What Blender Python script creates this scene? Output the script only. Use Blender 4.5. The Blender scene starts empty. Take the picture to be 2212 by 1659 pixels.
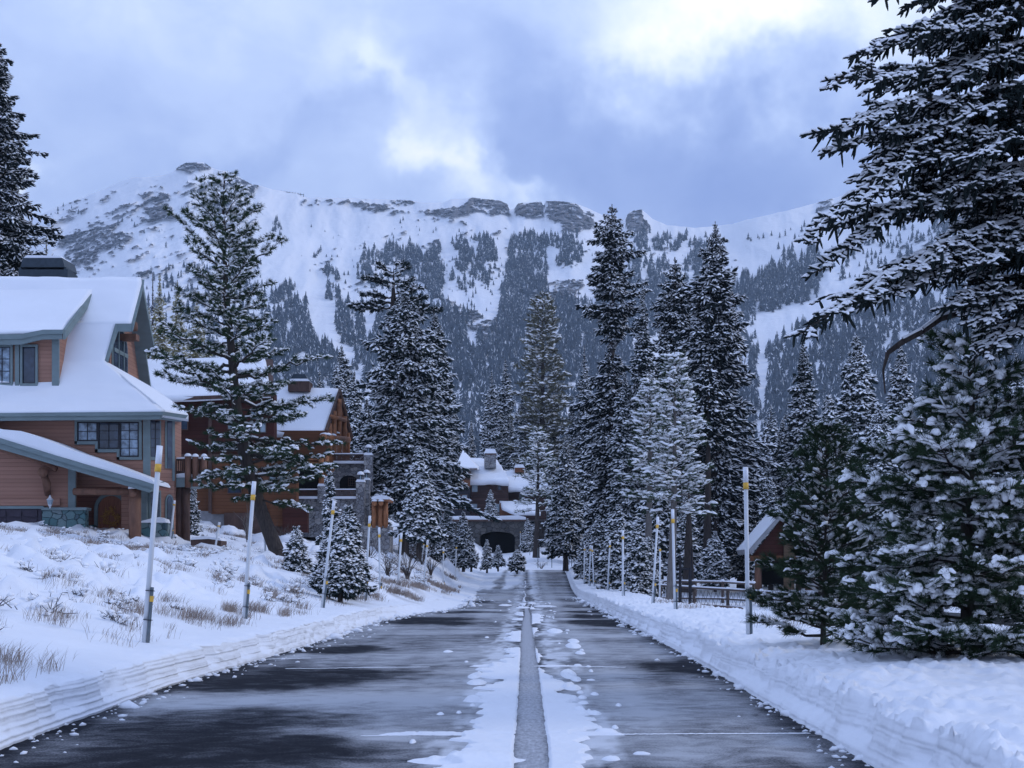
import bpy, math, random
import numpy as np
from math import radians, sin, cos, pi
random.seed(7)
SC = bpy.context.scene
COL = SC.collection
F, U0, V0, EYE = 3000.0, 1140.0, 1230.0, 1.6      # focal length, centre of view and eye height used to measure the place

# ------------------------------------------------------------------ camera
cam = bpy.data.cameras.new("camera")
cam.sensor_width = 36.0
cam.lens = 36.0 * F / 2212.0
cam.shift_x = -(U0 - 1106.0) / 2212.0
cam.shift_y = (V0 - 829.5) / 2212.0
cam.clip_start = 0.1
cam.clip_end = 30000
camo = bpy.data.objects.new("camera", cam)
COL.objects.link(camo)
camo.location = (0, 0, EYE)
camo.rotation_euler = (radians(90), 0, 0)
SC.camera = camo

# ------------------------------------------------------------------ world: broken winter overcast
HAZE = 0.00015
SUN_AZ, SUN_EL = radians(80), radians(31)           # azimuth clockwise from +Y (the view direction)
W = bpy.data.worlds.new("World")
SC.world = W
W.use_nodes = True
nt = W.node_tree
for n in list(nt.nodes):
    nt.nodes.remove(n)
def N(t, **kw):
    n = nt.nodes.new(t)
    for k, v in kw.items():
        setattr(n, k, v)
    return n
def M(op, a, b=None, c=None):
    n = nt.nodes.new('ShaderNodeMath'); n.operation = op
    for i, x in enumerate((a, b, c)):
        if x is None: continue
        if isinstance(x, (int, float)): n.inputs[i].default_value = x
        else: nt.links.new(x, n.inputs[i])
    return n.outputs[0]
tc = N('ShaderNodeTexCoord')
sep = N('ShaderNodeSeparateXYZ'); nt.links.new(tc.outputs['Generated'], sep.inputs[0])
ymx = M('MAXIMUM', sep.outputs[1], 0.12)
A_ = M('DIVIDE', sep.outputs[0], ymx)
B_ = M('DIVIDE', sep.outputs[2], ymx)
def noise(vec, scale, detail=6, rough=0.55, dist=0.0, sx=1, sy=1, sz=1, off=(0, 0, 0)):
    mp = N('ShaderNodeMapping'); mp.inputs['Scale'].default_value = (sx, sy, sz); mp.inputs['Location'].default_value = off
    nt.links.new(vec, mp.inputs['Vector'])
    n = N('ShaderNodeTexNoise'); n.inputs['Scale'].default_value = scale
    n.inputs['Detail'].default_value = detail; n.inputs['Roughness'].default_value = rough
    n.inputs['Distortion'].default_value = dist
    nt.links.new(mp.outputs[0], n.inputs['Vector'])
    return n.outputs['Fac']
G_ = tc.outputs['Generated']
wob = M('MULTIPLY', M('SUBTRACT', noise(G_, 9, 5, 0.6, off=(3, 1, 2)), 0.5), 0.26)
wob2 = M('MULTIPLY', M('SUBTRACT', noise(G_, 8, 5, 0.6, off=(7, 4, 9)), 0.5), 0.22)
Aw, Bw = M('ADD', A_, wob), M('ADD', B_, wob2)
def blob(u, v, su, sv, rot=0.0, amp=1.0):
    a0, b0 = (u - U0) / F, (V0 - v) / F
    da, db = M('SUBTRACT', Aw, a0), M('SUBTRACT', Bw, b0)
    c, s = cos(rot), sin(rot)
    p = M('ADD', M('MULTIPLY', da, c), M('MULTIPLY', db, s))
    q = M('SUBTRACT', M('MULTIPLY', db, c), M('MULTIPLY', da, s))
    p = M('DIVIDE', p, su / F); q = M('DIVIDE', q, sv / F)
    r2 = M('ADD', M('MULTIPLY', p, p), M('MULTIPLY', q, q))
    return M('MULTIPLY', M('EXPONENT', M('MULTIPLY', r2, -1.0)), amp)
val = M('ADD', 0.36, M('MULTIPLY', M('SUBTRACT', noise(G_, 5.5, 7, 0.55, 0.3, sz=1.5), 0.5), 0.60))
val = M('ADD', val, M('MULTIPLY', M('SUBTRACT', noise(G_, 17, 8, 0.6, 0.6, sz=1.4, off=(5, 2, 1)), 0.5), 0.30))
for bl in [(1660, 60, 300, 190, 0.3, 0.62), (1400, -40, 500, 150, 0, 0.25), (960, 300, 240, 95, -0.95, 0.26), (1035, 400, 150, 70, -0.2, 0.34),
           (1235, 425, 70, 45, 0, 0.35), (110, 390, 80, 40, 0.35, 0.42), (820, 190, 90, 50, -0.8, 0.14), (520, 170, 420, 240, 0, 0.14), (300, 0, 500, 160, 0, 0.10),
           (620, 320, 220, 60, 0.2, -0.16), (1500, 310, 420, 150, 0, -0.26), (1250, 150, 260, 140, -0.4, -0.20), (760, 60, 260, 90, 0.2, -0.12), (1720, 330, 260, 130, 0, -0.10),
           (1980, 120, 130, 130, 0, 0.15), (700, 130, 120, 60, 0.9, 0.10)]:
    val = M('ADD', val, blob(*bl))
ramp = N('ShaderNodeValToRGB')
cr = ramp.color_ramp
cr.elements[0].position = 0.0; cr.elements[0].color = (0.215, 0.305, 0.62, 1)
cr.elements[1].position = 1.0; cr.elements[1].color = (0.97, 0.99, 1.0, 1)
for p, c in [(0.25, (0.315, 0.418, 0.735, 1)), (0.5, (0.465, 0.577, 0.87, 1)), (0.75, (0.72, 0.81, 0.94, 1))]:
    e = cr.elements.new(p); e.color = c
nt.links.new(val, ramp.inputs[0])
sky = N('ShaderNodeTexSky'); sky.sky_type = 'NISHITA'; sky.sun_disc = False
sky.sun_elevation = SUN_EL; sky.sun_rotation = SUN_AZ
bg1 = N('ShaderNodeBackground'); bg1.inputs['Strength'].default_value = 0.08
nt.links.new(sky.outputs[0], bg1.inputs['Color'])
bg2 = N('ShaderNodeBackground'); bg2.inputs['Strength'].default_value = 1.12
nt.links.new(ramp.outputs[0], bg2.inputs['Color'])
mx = N('ShaderNodeMixShader'); mx.inputs[0].default_value = 0.93
nt.links.new(bg1.outputs[0], mx.inputs[1]); nt.links.new(bg2.outputs[0], mx.inputs[2])
wo = N('ShaderNodeOutputWorld'); nt.links.new(mx.outputs[0], wo.inputs['Surface'])
W.cycles.sampling_method = 'MANUAL'; W.cycles.sample_map_resolution = 512

# ------------------------------------------------------------------ sun (thin cloud in front of it)
sl = bpy.data.lights.new("sun", 'SUN'); sl.energy = 0.75; sl.angle = radians(12); sl.color = (1.0, 0.95, 0.88)
so = bpy.data.objects.new("sun", sl); COL.objects.link(so)
from mathutils import Vector, Matrix
sd = Vector((sin(SUN_AZ) * cos(SUN_EL), cos(SUN_AZ) * cos(SUN_EL), sin(SUN_EL)))
so.rotation_euler = sd.to_track_quat('Z', 'Y').to_euler()
so.location = (60, -40, 80)

SC.view_settings.view_transform = 'Standard'
SC.view_settings.look = 'None'
SC.view_settings.exposure = 0.42
SC.view_settings.gamma = 1.0
SC.cycles.max_bounces = 5
SC.cycles.diffuse_bounces = 3
SC.cycles.glossy_bounces = 2
SC.cycles.volume_bounces = 0
SC.cycles.use_denoising = True

# ------------------------------------------------------------------ helpers
def Q(u, v, d):
    """a point of the place: u, v measured in the photograph, d metres in front of the camera"""
    return ((u - U0) / F * d, d, EYE + (V0 - v) / F * d)
def vn(x, y, seed=0):
    x = np.asarray(x, float); y = np.asarray(y, float)
    xi = np.floor(x).astype(np.int64); yi = np.floor(y).astype(np.int64)
    fx = x - xi; fy = y - yi
    def h(a, b):
        n = (a * 374761393 + b * 668265263 + seed * 2147483647 + 1013904223) & 0xFFFFFFFF
        n = ((n ^ (n >> 13)) * 1274126177) & 0xFFFFFFFF
        n = (n ^ (n >> 16)) & 0xFFFFFFFF
        return n / 4294967295.0
    sx = fx * fx * (3 - 2 * fx); sy = fy * fy * (3 - 2 * fy)
    a = h(xi, yi); b = h(xi + 1, yi); c = h(xi, yi + 1); d = h(xi + 1, yi + 1)
    return (a * (1 - sx) + b * sx) * (1 - sy) + (c * (1 - sx) + d * sx) * sy
def fbm(x, y, seed=0, oct=4, gain=0.5):
    s = 0; a = 1; t = 0
    for o in range(oct):
        s = s + a * vn(x * 2 ** o, y * 2 ** o, seed + o * 17); t += a; a *= gain
    return s / t
def sm(a, b, x):
    t = np.clip((np.asarray(x, float) - a) / (b - a), 0, 1)
    return t * t * (3 - 2 * t)
def inpoly(px, py, poly):
    r = np.zeros(px.shape, bool)
    n = len(poly); j = n - 1
    for i in range(n):
        xi, yi = poly[i]; xj, yj = poly[j]
        c = ((yi > py) != (yj > py)) & (px < (xj - xi) * (py - yi) / (yj - yi + 1e-12) + xi)
        r ^= c; j = i
    return r
def npmesh(name, V, Fa, mats, smooth=False, mi=None, attrs=None):
    """V (n,3); Fa (m,3) or (m,4) or list of such arrays"""
    me = bpy.data.meshes.new(name)
    V = np.asarray(V, np.float32)
    if not isinstance(Fa, (list, tuple)): Fa = [Fa]
    Fa = [np.asarray(f, np.int32) for f in Fa if len(f)]
    me.vertices.add(len(V)); me.vertices.foreach_set('co', V.ravel())
    nl = sum(f.size for f in Fa); nf = sum(len(f) for f in Fa)
    me.loops.add(nl); me.polygons.add(nf)
    me.loops.foreach_set('vertex_index', np.concatenate([f.ravel() for f in Fa]))
    st = np.concatenate([np.full(len(f), f.shape[1], np.int32) for f in Fa])
    ls = np.concatenate([[0], np.cumsum(st)[:-1]]).astype(np.int32)
    me.polygons.foreach_set('loop_start', ls)
    me.polygons.foreach_set('use_smooth', np.full(nf, smooth, bool))
    if not isinstance(mats, (list, tuple)): mats = [mats]
    for m in mats: me.materials.append(m)
    if mi is not None: me.polygons.foreach_set('material_index', np.asarray(mi, np.int32))
    for k, a in (attrs or {}).items():
        at = me.attributes.new(k, 'FLOAT', 'POINT'); at.data.foreach_set('value', np.asarray(a, np.float32).ravel())
    me.update(calc_edges=True)
    return me
def link(name, me, parent=None, loc=None):
    o = bpy.data.objects.new(name, me); COL.objects.link(o)
    if parent is not None: o.parent = parent
    if loc is not None: o.location = loc
    return o
def tag(o, label, cat, group=None):
    o['label'] = label; o['category'] = cat
    if group: o['group'] = group
    return o
def thing(name, label, cat, loc=(0, 0, 0), rz=0.0, group=None):
    o = bpy.data.objects.new(name, None); COL.objects.link(o)
    o.location = loc; o.rotation_euler = (0, 0, rz)
    o.empty_display_size = 0.2
    return tag(o, label, cat, group)
def grid_faces(nr, nc):
    i = np.arange(nr - 1)[:, None] * nc + np.arange(nc - 1)[None, :]
    return np.stack([i, i + 1, i + nc + 1, i + nc], -1).reshape(-1, 4)

class MB:
    """collects shapes for ONE mesh"""
    def __init__(s, org=(0, 0, 0)): s.v = []; s.f = []; s.o = org
    def add(s, vs, fs):
        n = len(s.v); s.v += [tuple(map(float, p)) for p in vs]; s.f += [tuple(n + i for i in f) for f in fs]; return s
    def box(s, x0, x1, y0, y1, z0, z1):
        v = [(x, y, z) for z in (z0, z1) for y in (y0, y1) for x in (x0, x1)]
        return s.add(v, [(0, 2, 3, 1), (4, 5, 7, 6), (0, 1, 5, 4), (2, 6, 7, 3), (0, 4, 6, 2), (1, 3, 7, 5)])
    def ext(s, pts, vec):
        """extrude a polygon of 3-D points along vec"""
        n = len(pts); q = [(p[0] + vec[0], p[1] + vec[1], p[2] + vec[2]) for p in pts]
        fs = [tuple(range(n)), tuple(reversed(range(n, 2 * n)))] + [(i, i + n, (i + 1) % n + n, (i + 1) % n) for i in range(n)]
        return s.add(list(pts) + q, fs)
    def uv(s, poly, d, th=0.1, dy=0.0):
        """polygon measured in the photograph at depth d, th thick going back"""
        return s.ext([(lambda p: (p[0], p[1] + dy, p[2]))(Q(a, b, d)) for a, b in poly], (0, th, 0))
    def rect(s, u0, v0, u1, v1, d, th=0.1):
        return s.uv([(u0, v0), (u1, v0), (u1, v1), (u0, v1)], d, th)
    def tube(s, pts, r, n=8, r2=None):
        pts = [np.array(p, float) for p in pts]; m = len(pts)
        if np.isscalar(r):
            rr = [r + ((r2 if r2 is not None else r) - r) * i / max(1, m - 1) for i in range(m)]
        else: rr = list(r)
        base = len(s.v); ref = np.array((0, 0, 1.0))
        vs = []
        for i, p in enumerate(pts):
            t = pts[min(i + 1, m - 1)] - pts[max(i - 1, 0)]; t = t / (np.linalg.norm(t) + 1e-9)
            rf = ref if abs(t[2]) < 0.95 else np.array((1.0, 0, 0))
            a = np.cross(t, rf); a /= np.linalg.norm(a); b = np.cross(t, a)
            for k in range(n):
                an = 2 * pi * k / n
                vs.append(p + rr[i] * (cos(an) * a + sin(an) * b))
        fs = []
        for i in range(m - 1):
            for k in range(n):
                k2 = (k + 1) % n
                fs.append((i * n + k, i * n + k2, (i + 1) * n + k2, (i + 1) * n + k))
        fs.append(tuple(reversed(range(n)))); fs.append(tuple((m - 1) * n + k for k in range(n)))
        return s.add(vs, fs)
    def dome(s, c, rx, ry, h, n=10, k=4, low=0.0):
        vs = []; fs = []
        for i in range(k):
            a = i / k * pi / 2
            for j in range(n):
                b = 2 * pi * j / n
                vs.append((c[0] + rx * cos(a) * cos(b), c[1] + ry * cos(a) * sin(b), c[2] + h * sin(a) - (low if i == 0 else 0)))
        vs.append((c[0], c[1], c[2] + h))
        for i in range(k - 1):
            for j in range(n):
                j2 = (j + 1) % n; fs.append((i * n + j, i * n + j2, (i + 1) * n + j2, (i + 1) * n + j))
        for j in range(n): fs.append(((k - 1) * n + j, (k - 1) * n + (j + 1) % n, k * n))
        fs.append(tuple(reversed(range(n))))
        return s.add(vs, fs)
    def build(s, name, mat, parent=None, smooth=False, bevel=0.0):
        me = bpy.data.meshes.new(name); ox = s.o
        me.from_pydata([(a - ox[0], b - ox[1], c - ox[2]) for a, b, c in s.v], [], s.f); me.materials.append(mat); me.update()
        import bmesh
        bm = bmesh.new(); bm.from_mesh(me); bmesh.ops.recalc_face_normals(bm, faces=bm.faces); bm.to_mesh(me); bm.free()
        if smooth:
            me.polygons.foreach_set('use_smooth', np.ones(len(me.polygons), bool))
        o = link(name, me, parent)
        if bevel:
            b = o.modifiers.new('bevel', 'BEVEL'); b.width = bevel; b.segments = 2; b.limit_method = 'ANGLE'
        return o

# ------------------------------------------------------------------ materials
class MT:
    def __init__(s, name, rough=0.7, spec=0.3, metal=0.0):
        s.m = bpy.data.materials.new(name); s.m.use_nodes = True; s.t = s.m.node_tree
        s.b = s.t.nodes['Principled BSDF']
        s.b.inputs['Roughness'].default_value = rough; s.b.inputs['Metallic'].default_value = metal
        s.b.inputs['Specular IOR Level'].default_value = spec
    def n(s, t, **kw):
        n = s.t.nodes.new(t)
        for k, v in kw.items(): setattr(n, k, v)
        return n
    def l(s, a, b): s.t.links.new(a, b)
    def math(s, op, a, b=None):
        n = s.n('ShaderNodeMath', operation=op)
        for i, x in enumerate((a, b)):
            if x is None: continue
            if isinstance(x, (int, float)): n.inputs[i].default_value = x
            else: s.l(x, n.inputs[i])
        return n.outputs[0]
    def coord(s, kind='Object', scale=(1, 1, 1)):
        c = s.n('ShaderNodeTexCoord'); m = s.n('ShaderNodeMapping'); m.inputs['Scale'].default_value = scale
        s.l(c.outputs[kind], m.inputs['Vector']); return m.outputs[0]
    def noise(s, scale, detail=4, rough=0.5, vec=None, dist=0):
        n = s.n('ShaderNodeTexNoise'); n.inputs['Scale'].default_value = scale; n.inputs['Detail'].default_value = detail
        n.inputs['Roughness'].default_value = rough; n.inputs['Distortion'].default_value = dist
        if vec is None: vec = s.coord()
        s.l(vec, n.inputs['Vector']); return n.outputs['Fac']
    def ramp(s, fac, stops):
        r = s.n('ShaderNodeValToRGB'); cr = r.color_ramp
        cr.elements[0].position = stops[0][0]; cr.elements[0].color = (*stops[0][1], 1)
        cr.elements[1].position = stops[-1][0]; cr.elements[1].color = (*stops[-1][1], 1)
        for p, c in stops[1:-1]:
            e = cr.elements.new(p); e.color = (*c, 1)
        s.l(fac, r.inputs[0]); return r.outputs[0]
    def mix(s, fac, a, b):
        n = s.n('ShaderNodeMix', data_type='RGBA')
        if isinstance(fac, (int, float)): n.inputs[0].default_value = fac
        else: s.l(fac, n.inputs[0])
        for i, x in ((6, a), (7, b)):
            if isinstance(x, tuple): n.inputs[i].default_value = (*x, 1)
            else: s.l(x, n.inputs[i])
        return n.outputs[2]
    def col(s, x):
        if isinstance(x, tuple): s.b.inputs['Base Color'].default_value = (*x, 1)
        else: s.l(x, s.b.inputs['Base Color'])
        return s
    def bump(s, h, strength=0.5, dist=0.02):
        n = s.n('ShaderNodeBump'); n.inputs['Strength'].default_value = strength; n.inputs['Distance'].default_value = dist
        s.l(h, n.inputs['Height']); s.l(n.outputs[0], s.b.inputs['Normal']); return s
    def attr(s, name):
        a = s.n('ShaderNodeAttribute'); a.attribute_name = name; return a.outputs['Fac']

def plain(name, c, rough=0.7, var=0.25, scale=6, bump=0.0, bd=0.01, spec=0.3, metal=0.0, stretch=(1, 1, 1)):
    m = MT(name, rough, spec, metal)
    f = m.noise(scale, 5, 0.6, m.coord(scale=stretch))
    lo = tuple(x * (1 - var) for x in c); hi = tuple(min(1, x * (1 + var)) for x in c)
    m.col(m.ramp(f, [(0.3, lo), (0.7, hi)]))
    if bump: m.bump(f, bump, bd)
    return m.m

def snow_mat(name, c=(0.82, 0.84, 0.88), sc=9.0, b=0.35, bd=0.03):
    m = MT(name, 0.55, 0.25)
    v = m.coord()
    f = m.noise(sc, 6, 0.6, v); g = m.noise(0.6, 3, 0.5, v)
    m.col(m.ramp(g, [(0.3, tuple(x * 0.95 for x in c)), (0.7, c)]))
    m.bump(f, b, bd)
    return m.m
M_snow = snow_mat('snow')
M_snow_roof = snow_mat('roof_snow', sc=1.5, b=0.15, bd=0.05)
M_snow_tree = snow_mat('tree_snow', (.90, .91, .93), sc=14, b=0.3, bd=0.03)
def foliage(name, dark, light, sc=3.0):
    m = MT(name, 0.8, 0.12)
    m.col(m.ramp(m.noise(sc, 4, 0.6), [(0.3, dark), (0.7, light)]))
    return m.m
M_fir = foliage('fir_needles', (0.012, 0.020, 0.021), (0.036, 0.052, 0.048))
M_fir_sunwarm = foliage('sun_tinted_fir_needles', (0.08, 0.082, 0.055), (0.21, 0.20, 0.135), 1.2)  # warmth of a sun patch on the central tree, mixed into the needle colour
M_fir_d = foliage('dark_fir_needles', (0.006, 0.010, 0.011), (0.020, 0.030, 0.029))
M_pine = foliage('pine_needles', (0.018, 0.036, 0.022), (0.055, 0.090, 0.045), 5)
M_fir_sun_tan = foliage('sunlit_and_tan_fir_needles', (0.17, 0.165, 0.085), (0.42, 0.38, 0.21), 1.2)  # yellow stands in for direct sun on the needles; also serves the tan fir
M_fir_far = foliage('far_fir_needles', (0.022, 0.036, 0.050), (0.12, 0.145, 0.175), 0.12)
M_bark = plain('bark', (0.045, 0.036, 0.032), 0.9, 0.45, 6, 0.8, 0.04, stretch=(3, 3, 0.6))
M_bark_g = plain('grey_bark', (0.15, 0.135, 0.125), 0.9, 0.3, 6, 0.8, 0.03, stretch=(3, 3, 0.6))
# ------------------------------------------------------------------ ground, road and ploughed snow banks
_yl = [-40, 12, 19, 28, 44, 50, 57, 80, 142, 400]; _xl = [-4.7, -4.7, -4.93, -4.67, -4.66, -4.0, -3.0, -3.2, -3.9, -4]
_yr = [-40, 11, 25, 80, 142, 400]; _xr = [2.75, 2.83, 2.97, 2.95, 3.7, 3.8]
def XL(y): return np.interp(y, _yl, _xl)
def XR(y): return np.interp(y, _yr, _xr)
def ZR(y):
    y = np.asarray(y, float)
    return 1.56 * sm(86, 144, y)
def GB(y):
    y = np.asarray(y, float)
    return ZR(y) + 2.3 * sm(150, 205, y) + 0.02 * np.clip(y - 205, 0, 1e9)
def H0L(y): return 0.40 - 0.16 * sm(40, 60, y)
def HL(s, y):
    h = np.interp(s, [0, 1, 3, 6, 10, 13, 17, 20, 40, 100, 400], [0.40, 0.55, 1.05, 1.85, 2.25, 2.5, 3.1, 3.4, 3.9, 8, 30])
    k = 1 + 0.016 * np.clip(np.asarray(y, float) - 60, 0, 70) * sm(0.5, 4, s)
    return h * k - (0.40 - H0L(y)) * (1 - sm(0, 2, s))
def HR(s, y):
    a = np.interp(s, [0, 0.5, 3, 6, 20, 60, 400], [0.40, 0.46, 0.48, 0.42, 0.40, 1.0, 20])
    b = np.interp(s, [0, 0.5, 2.2, 4.5, 12, 20, 60, 400], [0.40, 0.46, 0.42, -0.32, -0.32, 0.3, 2.0, 30])
    w = sm(32, 58, y) * (1 - sm(105, 130, y))
    return a * (1 - w) + b * w
def G(x, y):
    x = np.asarray(x, float); y = np.asarray(y, float)
    xl, xr = XL(y), XR(y)
    sl_ = np.clip(xl - x, 0, None); sr_ = np.clip(x - xr, 0, None)
    fade = 1 - 0.35 * sm(150, 205, y)
    return np.where(x < xl, GB(y) + HL(sl_, y) * fade, np.where(x > xr, GB(y) + HR(sr_, y) * fade, GB(y)))
def gz(x, y): return float(G(np.array([x]), np.array([y]))[0])
ROWS = np.concatenate([np.linspace(-30, 8, 16)[:-1], 8 * np.exp(np.arange(0, 880) * 0.0039)])
ROWS = ROWS[ROWS < 245]

def bank(side):
    y = ROWS[:, None]
    nw = 42
    sw = np.linspace(0, 1, nw)[None, :]
    st = np.concatenate([np.linspace(0.02, 4.0, 130), 4 * np.exp(np.arange(1, 130) * 0.029)])[None, :]
    soft = sm(42, 60, y) if side < 0 else sm(110, 140, y) * 0.5
    edge = XL(y) if side < 0 else XR(y)
    e0 = 0.05 * (fbm(y * 2.2 + side * 9, y * 0 + 3, 5, 4) - 0.5) + 0.16 * soft * (fbm(y * 0.9, y * 0, 8, 4) - 0.5) * 4
    edge = edge + side * e0
    h0 = H0L(y) if side < 0 else 0.40 + 0 * y
    broken = sm(0.55, 0.72, vn(y * 0.45, y * 0 + side * 7, 21)) if side < 0 else 0.25 * sm(0.6, 0.75, vn(y * 0.5, y * 0, 29))
    if side < 0: broken = np.maximum(broken * sm(16, 20, y), sm(24, 30, y) * 0.7)
    # the cut face, with the layers of the snowfalls
    zz = sw * h0 * (0.92 + 0.12 * fbm(y * 3.1, y * 0 + 2, 31, 3))
    lay = (0.042 if side < 0 else 0.022) * (fbm(zz * 40 + 0.15 * fbm(y * .4, y * 0, 2), y * 0.14, 41 + side, 2, 0.6) - 0.5) * (1 - broken * 0.7)
    rough = (0.15 * broken + 0.02) * (fbm(y * 5, zz * 9, 51, 4) - 0.4)
    s_w = 0.10 * sw ** 1.5 + 0.30 * (1 - sw) ** 3 * -0.12 + soft * sw * 0.9 + lay + rough
    nt1 = vn(y * 1.3, y * 0 + side * 5, 33); nt2 = vn(y * 4.1, y * 0 + side * 3, 35)
    notch = sm(.52, .74, nt1) * .10 + sm(.60, .78, nt2) * .05
    s_w = s_w + notch * (.5 + fbm(y * 6, zz * 7, 43, 3)) * sm(.15, .5, sw) * (1 - soft) + .03 * (fbm(y * 9, zz * 5, 37, 3) - .5)
    zz = zz * (1 - .9 * notch * (fbm(y * 7, zz * 0 + 1, 39, 2)))
    z_w = zz
    # the field behind it
    hf = HL(st, y) if side < 0 else HR(st, y)
    s_f = st + 0.10 + notch * (1 - sm(0, .5, st)) * (1 - soft) + soft * 0.9 * (1 - sm(0, 3, st))
    X = edge + side * s_f
    if side < 0:
        bumps = 0.30 * (fbm(X / 1.4, y / 1.9, 61, 4) - 0.5) * sm(0.5, 2.5, st) + 0.05 * (fbm(X / 0.35, y / 0.6, 63, 3) - 0.5)
        hum = np.clip(fbm(X / 0.55, y / 0.7, 67, 3) - 0.50, 0, 1) * 1.15 * sm(1.5, 4, st) * sm(0.38, 0.55, fbm(X / 3.5, y / 4.5, 71, 3))
        lip = 0.05 * (fbm(y * 6, st * 6, 73, 3) - 0.4) * (1 - sm(0.05, 0.5, st))
        bumps = bumps + hum + lip
    else:
        bumps = 0.17 * (fbm(X / 0.42, y / 0.5, 81, 4, 0.6) - 0.5) + 0.10 * (fbm(X / 1.6, y / 2, 83, 3) - 0.5)
        bumps = bumps + 0.26 * np.clip(fbm(y * 11, st * 7, 87, 3) - 0.42, 0, 1) * (1 - sm(0.05, 0.35, st))
        bumps = bumps + 0.22 * np.clip(fbm(X / 0.16, y / 0.18, 89, 2) - 0.60, 0, 1) * sm(0.1, .4, st)
    k = sm(0.0, 0.15, st)
    zf = hf * k + (1 - k) * z_w[:, -1:] + bumps
    S = np.concatenate([s_w, s_f], 1); Z = np.concatenate([z_w - 0.03 * (sw == 0), zf], 1)
    Xa = edge + side * S
    fade = 1 - 0.35 * sm(150, 205, y)
    Z = GB(y) + Z * fade
    Y = y + 0 * Xa + 0.03 * (fbm(Xa * 4, y * 4, 91, 2) - 0.5)
    nr, nc = Xa.shape
    V = np.stack([Xa, Y, Z], -1).reshape(-1, 3)
    fa = grid_faces(nr, nc)
    if side > 0: pass
    else: fa = fa[:, ::-1]
    return npmesh('snow_bank', V, fa, M_snow, True)
for sd_, nm in ((-1, 'snow_bank_left'), (1, 'snow_bank_right')):
    o = link(nm, bank(sd_)); o['kind'] = 'structure'

# beyond the crest the snow closes over the road
yy = np.linspace(139, 250, 90)[:, None]; xx = np.linspace(-6, 6, 60)[None, :]
zz = GB(yy) + 0.16 * (fbm(xx / 1.3, yy / 2, 95, 4) - 0.25) * sm(140, 148, yy) - 0.25 * (1 - sm(139, 146, yy)) + 0.7 * sm(144, 172, yy) * np.exp(-((xx - 1.5) / 3.5) ** 2)
X_ = xx + 0 * yy
o = link('snow_field', npmesh('snow_field', np.stack([X_, yy + 0 * xx, zz], -1).reshape(-1, 3), grid_faces(90, 60), M_snow, True)); o['kind'] = 'structure'
# the wide sheet under everything
mb = MB(); mb.add([(-9000, -3000, -1.2), (9000, -3000, -1.2), (9000, 9000, -1.2), (-9000, 9000, -1.2)], [(0, 1, 2, 3)])
o = mb.build('ground', M_snow); o['kind'] = 'structure'

# --- road
ry = ROWS[ROWS < 146][:, None]; rx = np.linspace(0, 1, 150)[None, :]
RX = (XL(ry) - 0.5) * (1 - rx) + (XR(ry) + 0.5) * rx
RY = ry + 0 * RX
RZ = ZR(RY)
def gs(cx, cy, sx, sy, a=1.0): return a * np.exp(-((RX - cx) / sx) ** 2 - ((RY - cy) / sy) ** 2)
wx = RX + 0.9 * (fbm(RX * .8, RY * .5, 101, 4) - .5); wy = RY + (0.06 * RY + 0.5) * (fbm(RX * .7 + 9, RY * .4, 103, 4) - .5) * 2
def gw(cx, cy, sx, sy, a=1.0): return a * np.exp(-np.abs((wx - cx) / sx) ** 3 - np.abs((wy - cy) / sy) ** 3)
fr = 0.74 + 0.42 * (fbm(RX * 0.45, RY * 0.42, 105, 4) - 0.5) * 2 * 0.7
fr = fr - gw(-3.3, 11.8, 1.9, 2.3, .42) - gw(-3.6, 14.6, 1.4, 1.6, .38) - gw(-1.9, 12.3, .8, .7, .35) - gw(-3.7, 20.6, 1.5, 1.7, .75) - gw(-3.9, 27, 1.2, 1.6, .7) \
    - gw(-3.0, 43, 1.6, 3.0, .8) - gw(2.2, 41, 1.0, 2.2, .75) - gw(2.3, 47, 1.1, 1.4, .6) - gw(2.2, 53, 1.1, 1.6, .6) - gw(-2.2, 52, 1.3, 2.0, .45) - gw(2.6, 23, .6, 1.2, .7) \
    - gw(1.9, 10.6, 1.4, 1.0, .38) - gw(-0.9, 34, .9, 1.5, .35) - gw(2.5, 61, 1.0, 1.8, .5) - gw(-2.6, 68, 1.4, 2.6, .5) - gw(2.4, 72, .9, 2.6, .4) - gw(1.0, 14.2, 1.2, .8, .12)
fr = fr + gw(-2.3, 17.2, 2.2, .9, .22) + gw(1.7, 14.8, .8, 2.0, .10) + gw(-1.9, 13.2, .9, .5, .3)
fr = fr - 0.22 * sm(0.75, 0.15, np.abs(RX)) + 0.16 * np.exp(-((RX - 1.25) / .3) ** 2) + 0.10 * np.exp(-((RX + 1.5) / .5) ** 2)
fr = fr + 0.5 * (fbm(RX * .25 + 3, RY * 1.3, 107, 3) - .5) * sm(26, 40, RY)
fr = fr + 0.20 * (fbm(RX * 2.6, RY * .10, 113, 3) - .5) + 0.28 * (fbm(RX * 1.5, RY * 1.3, 115, 5, .65) - .5)
fr = fr - 0.35 * sm(0.45, 0.0, RX - XL(RY)) * sm(40, 30, RY) - 0.3 * sm(0.5, 0.0, XR(RY) - RX)
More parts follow.
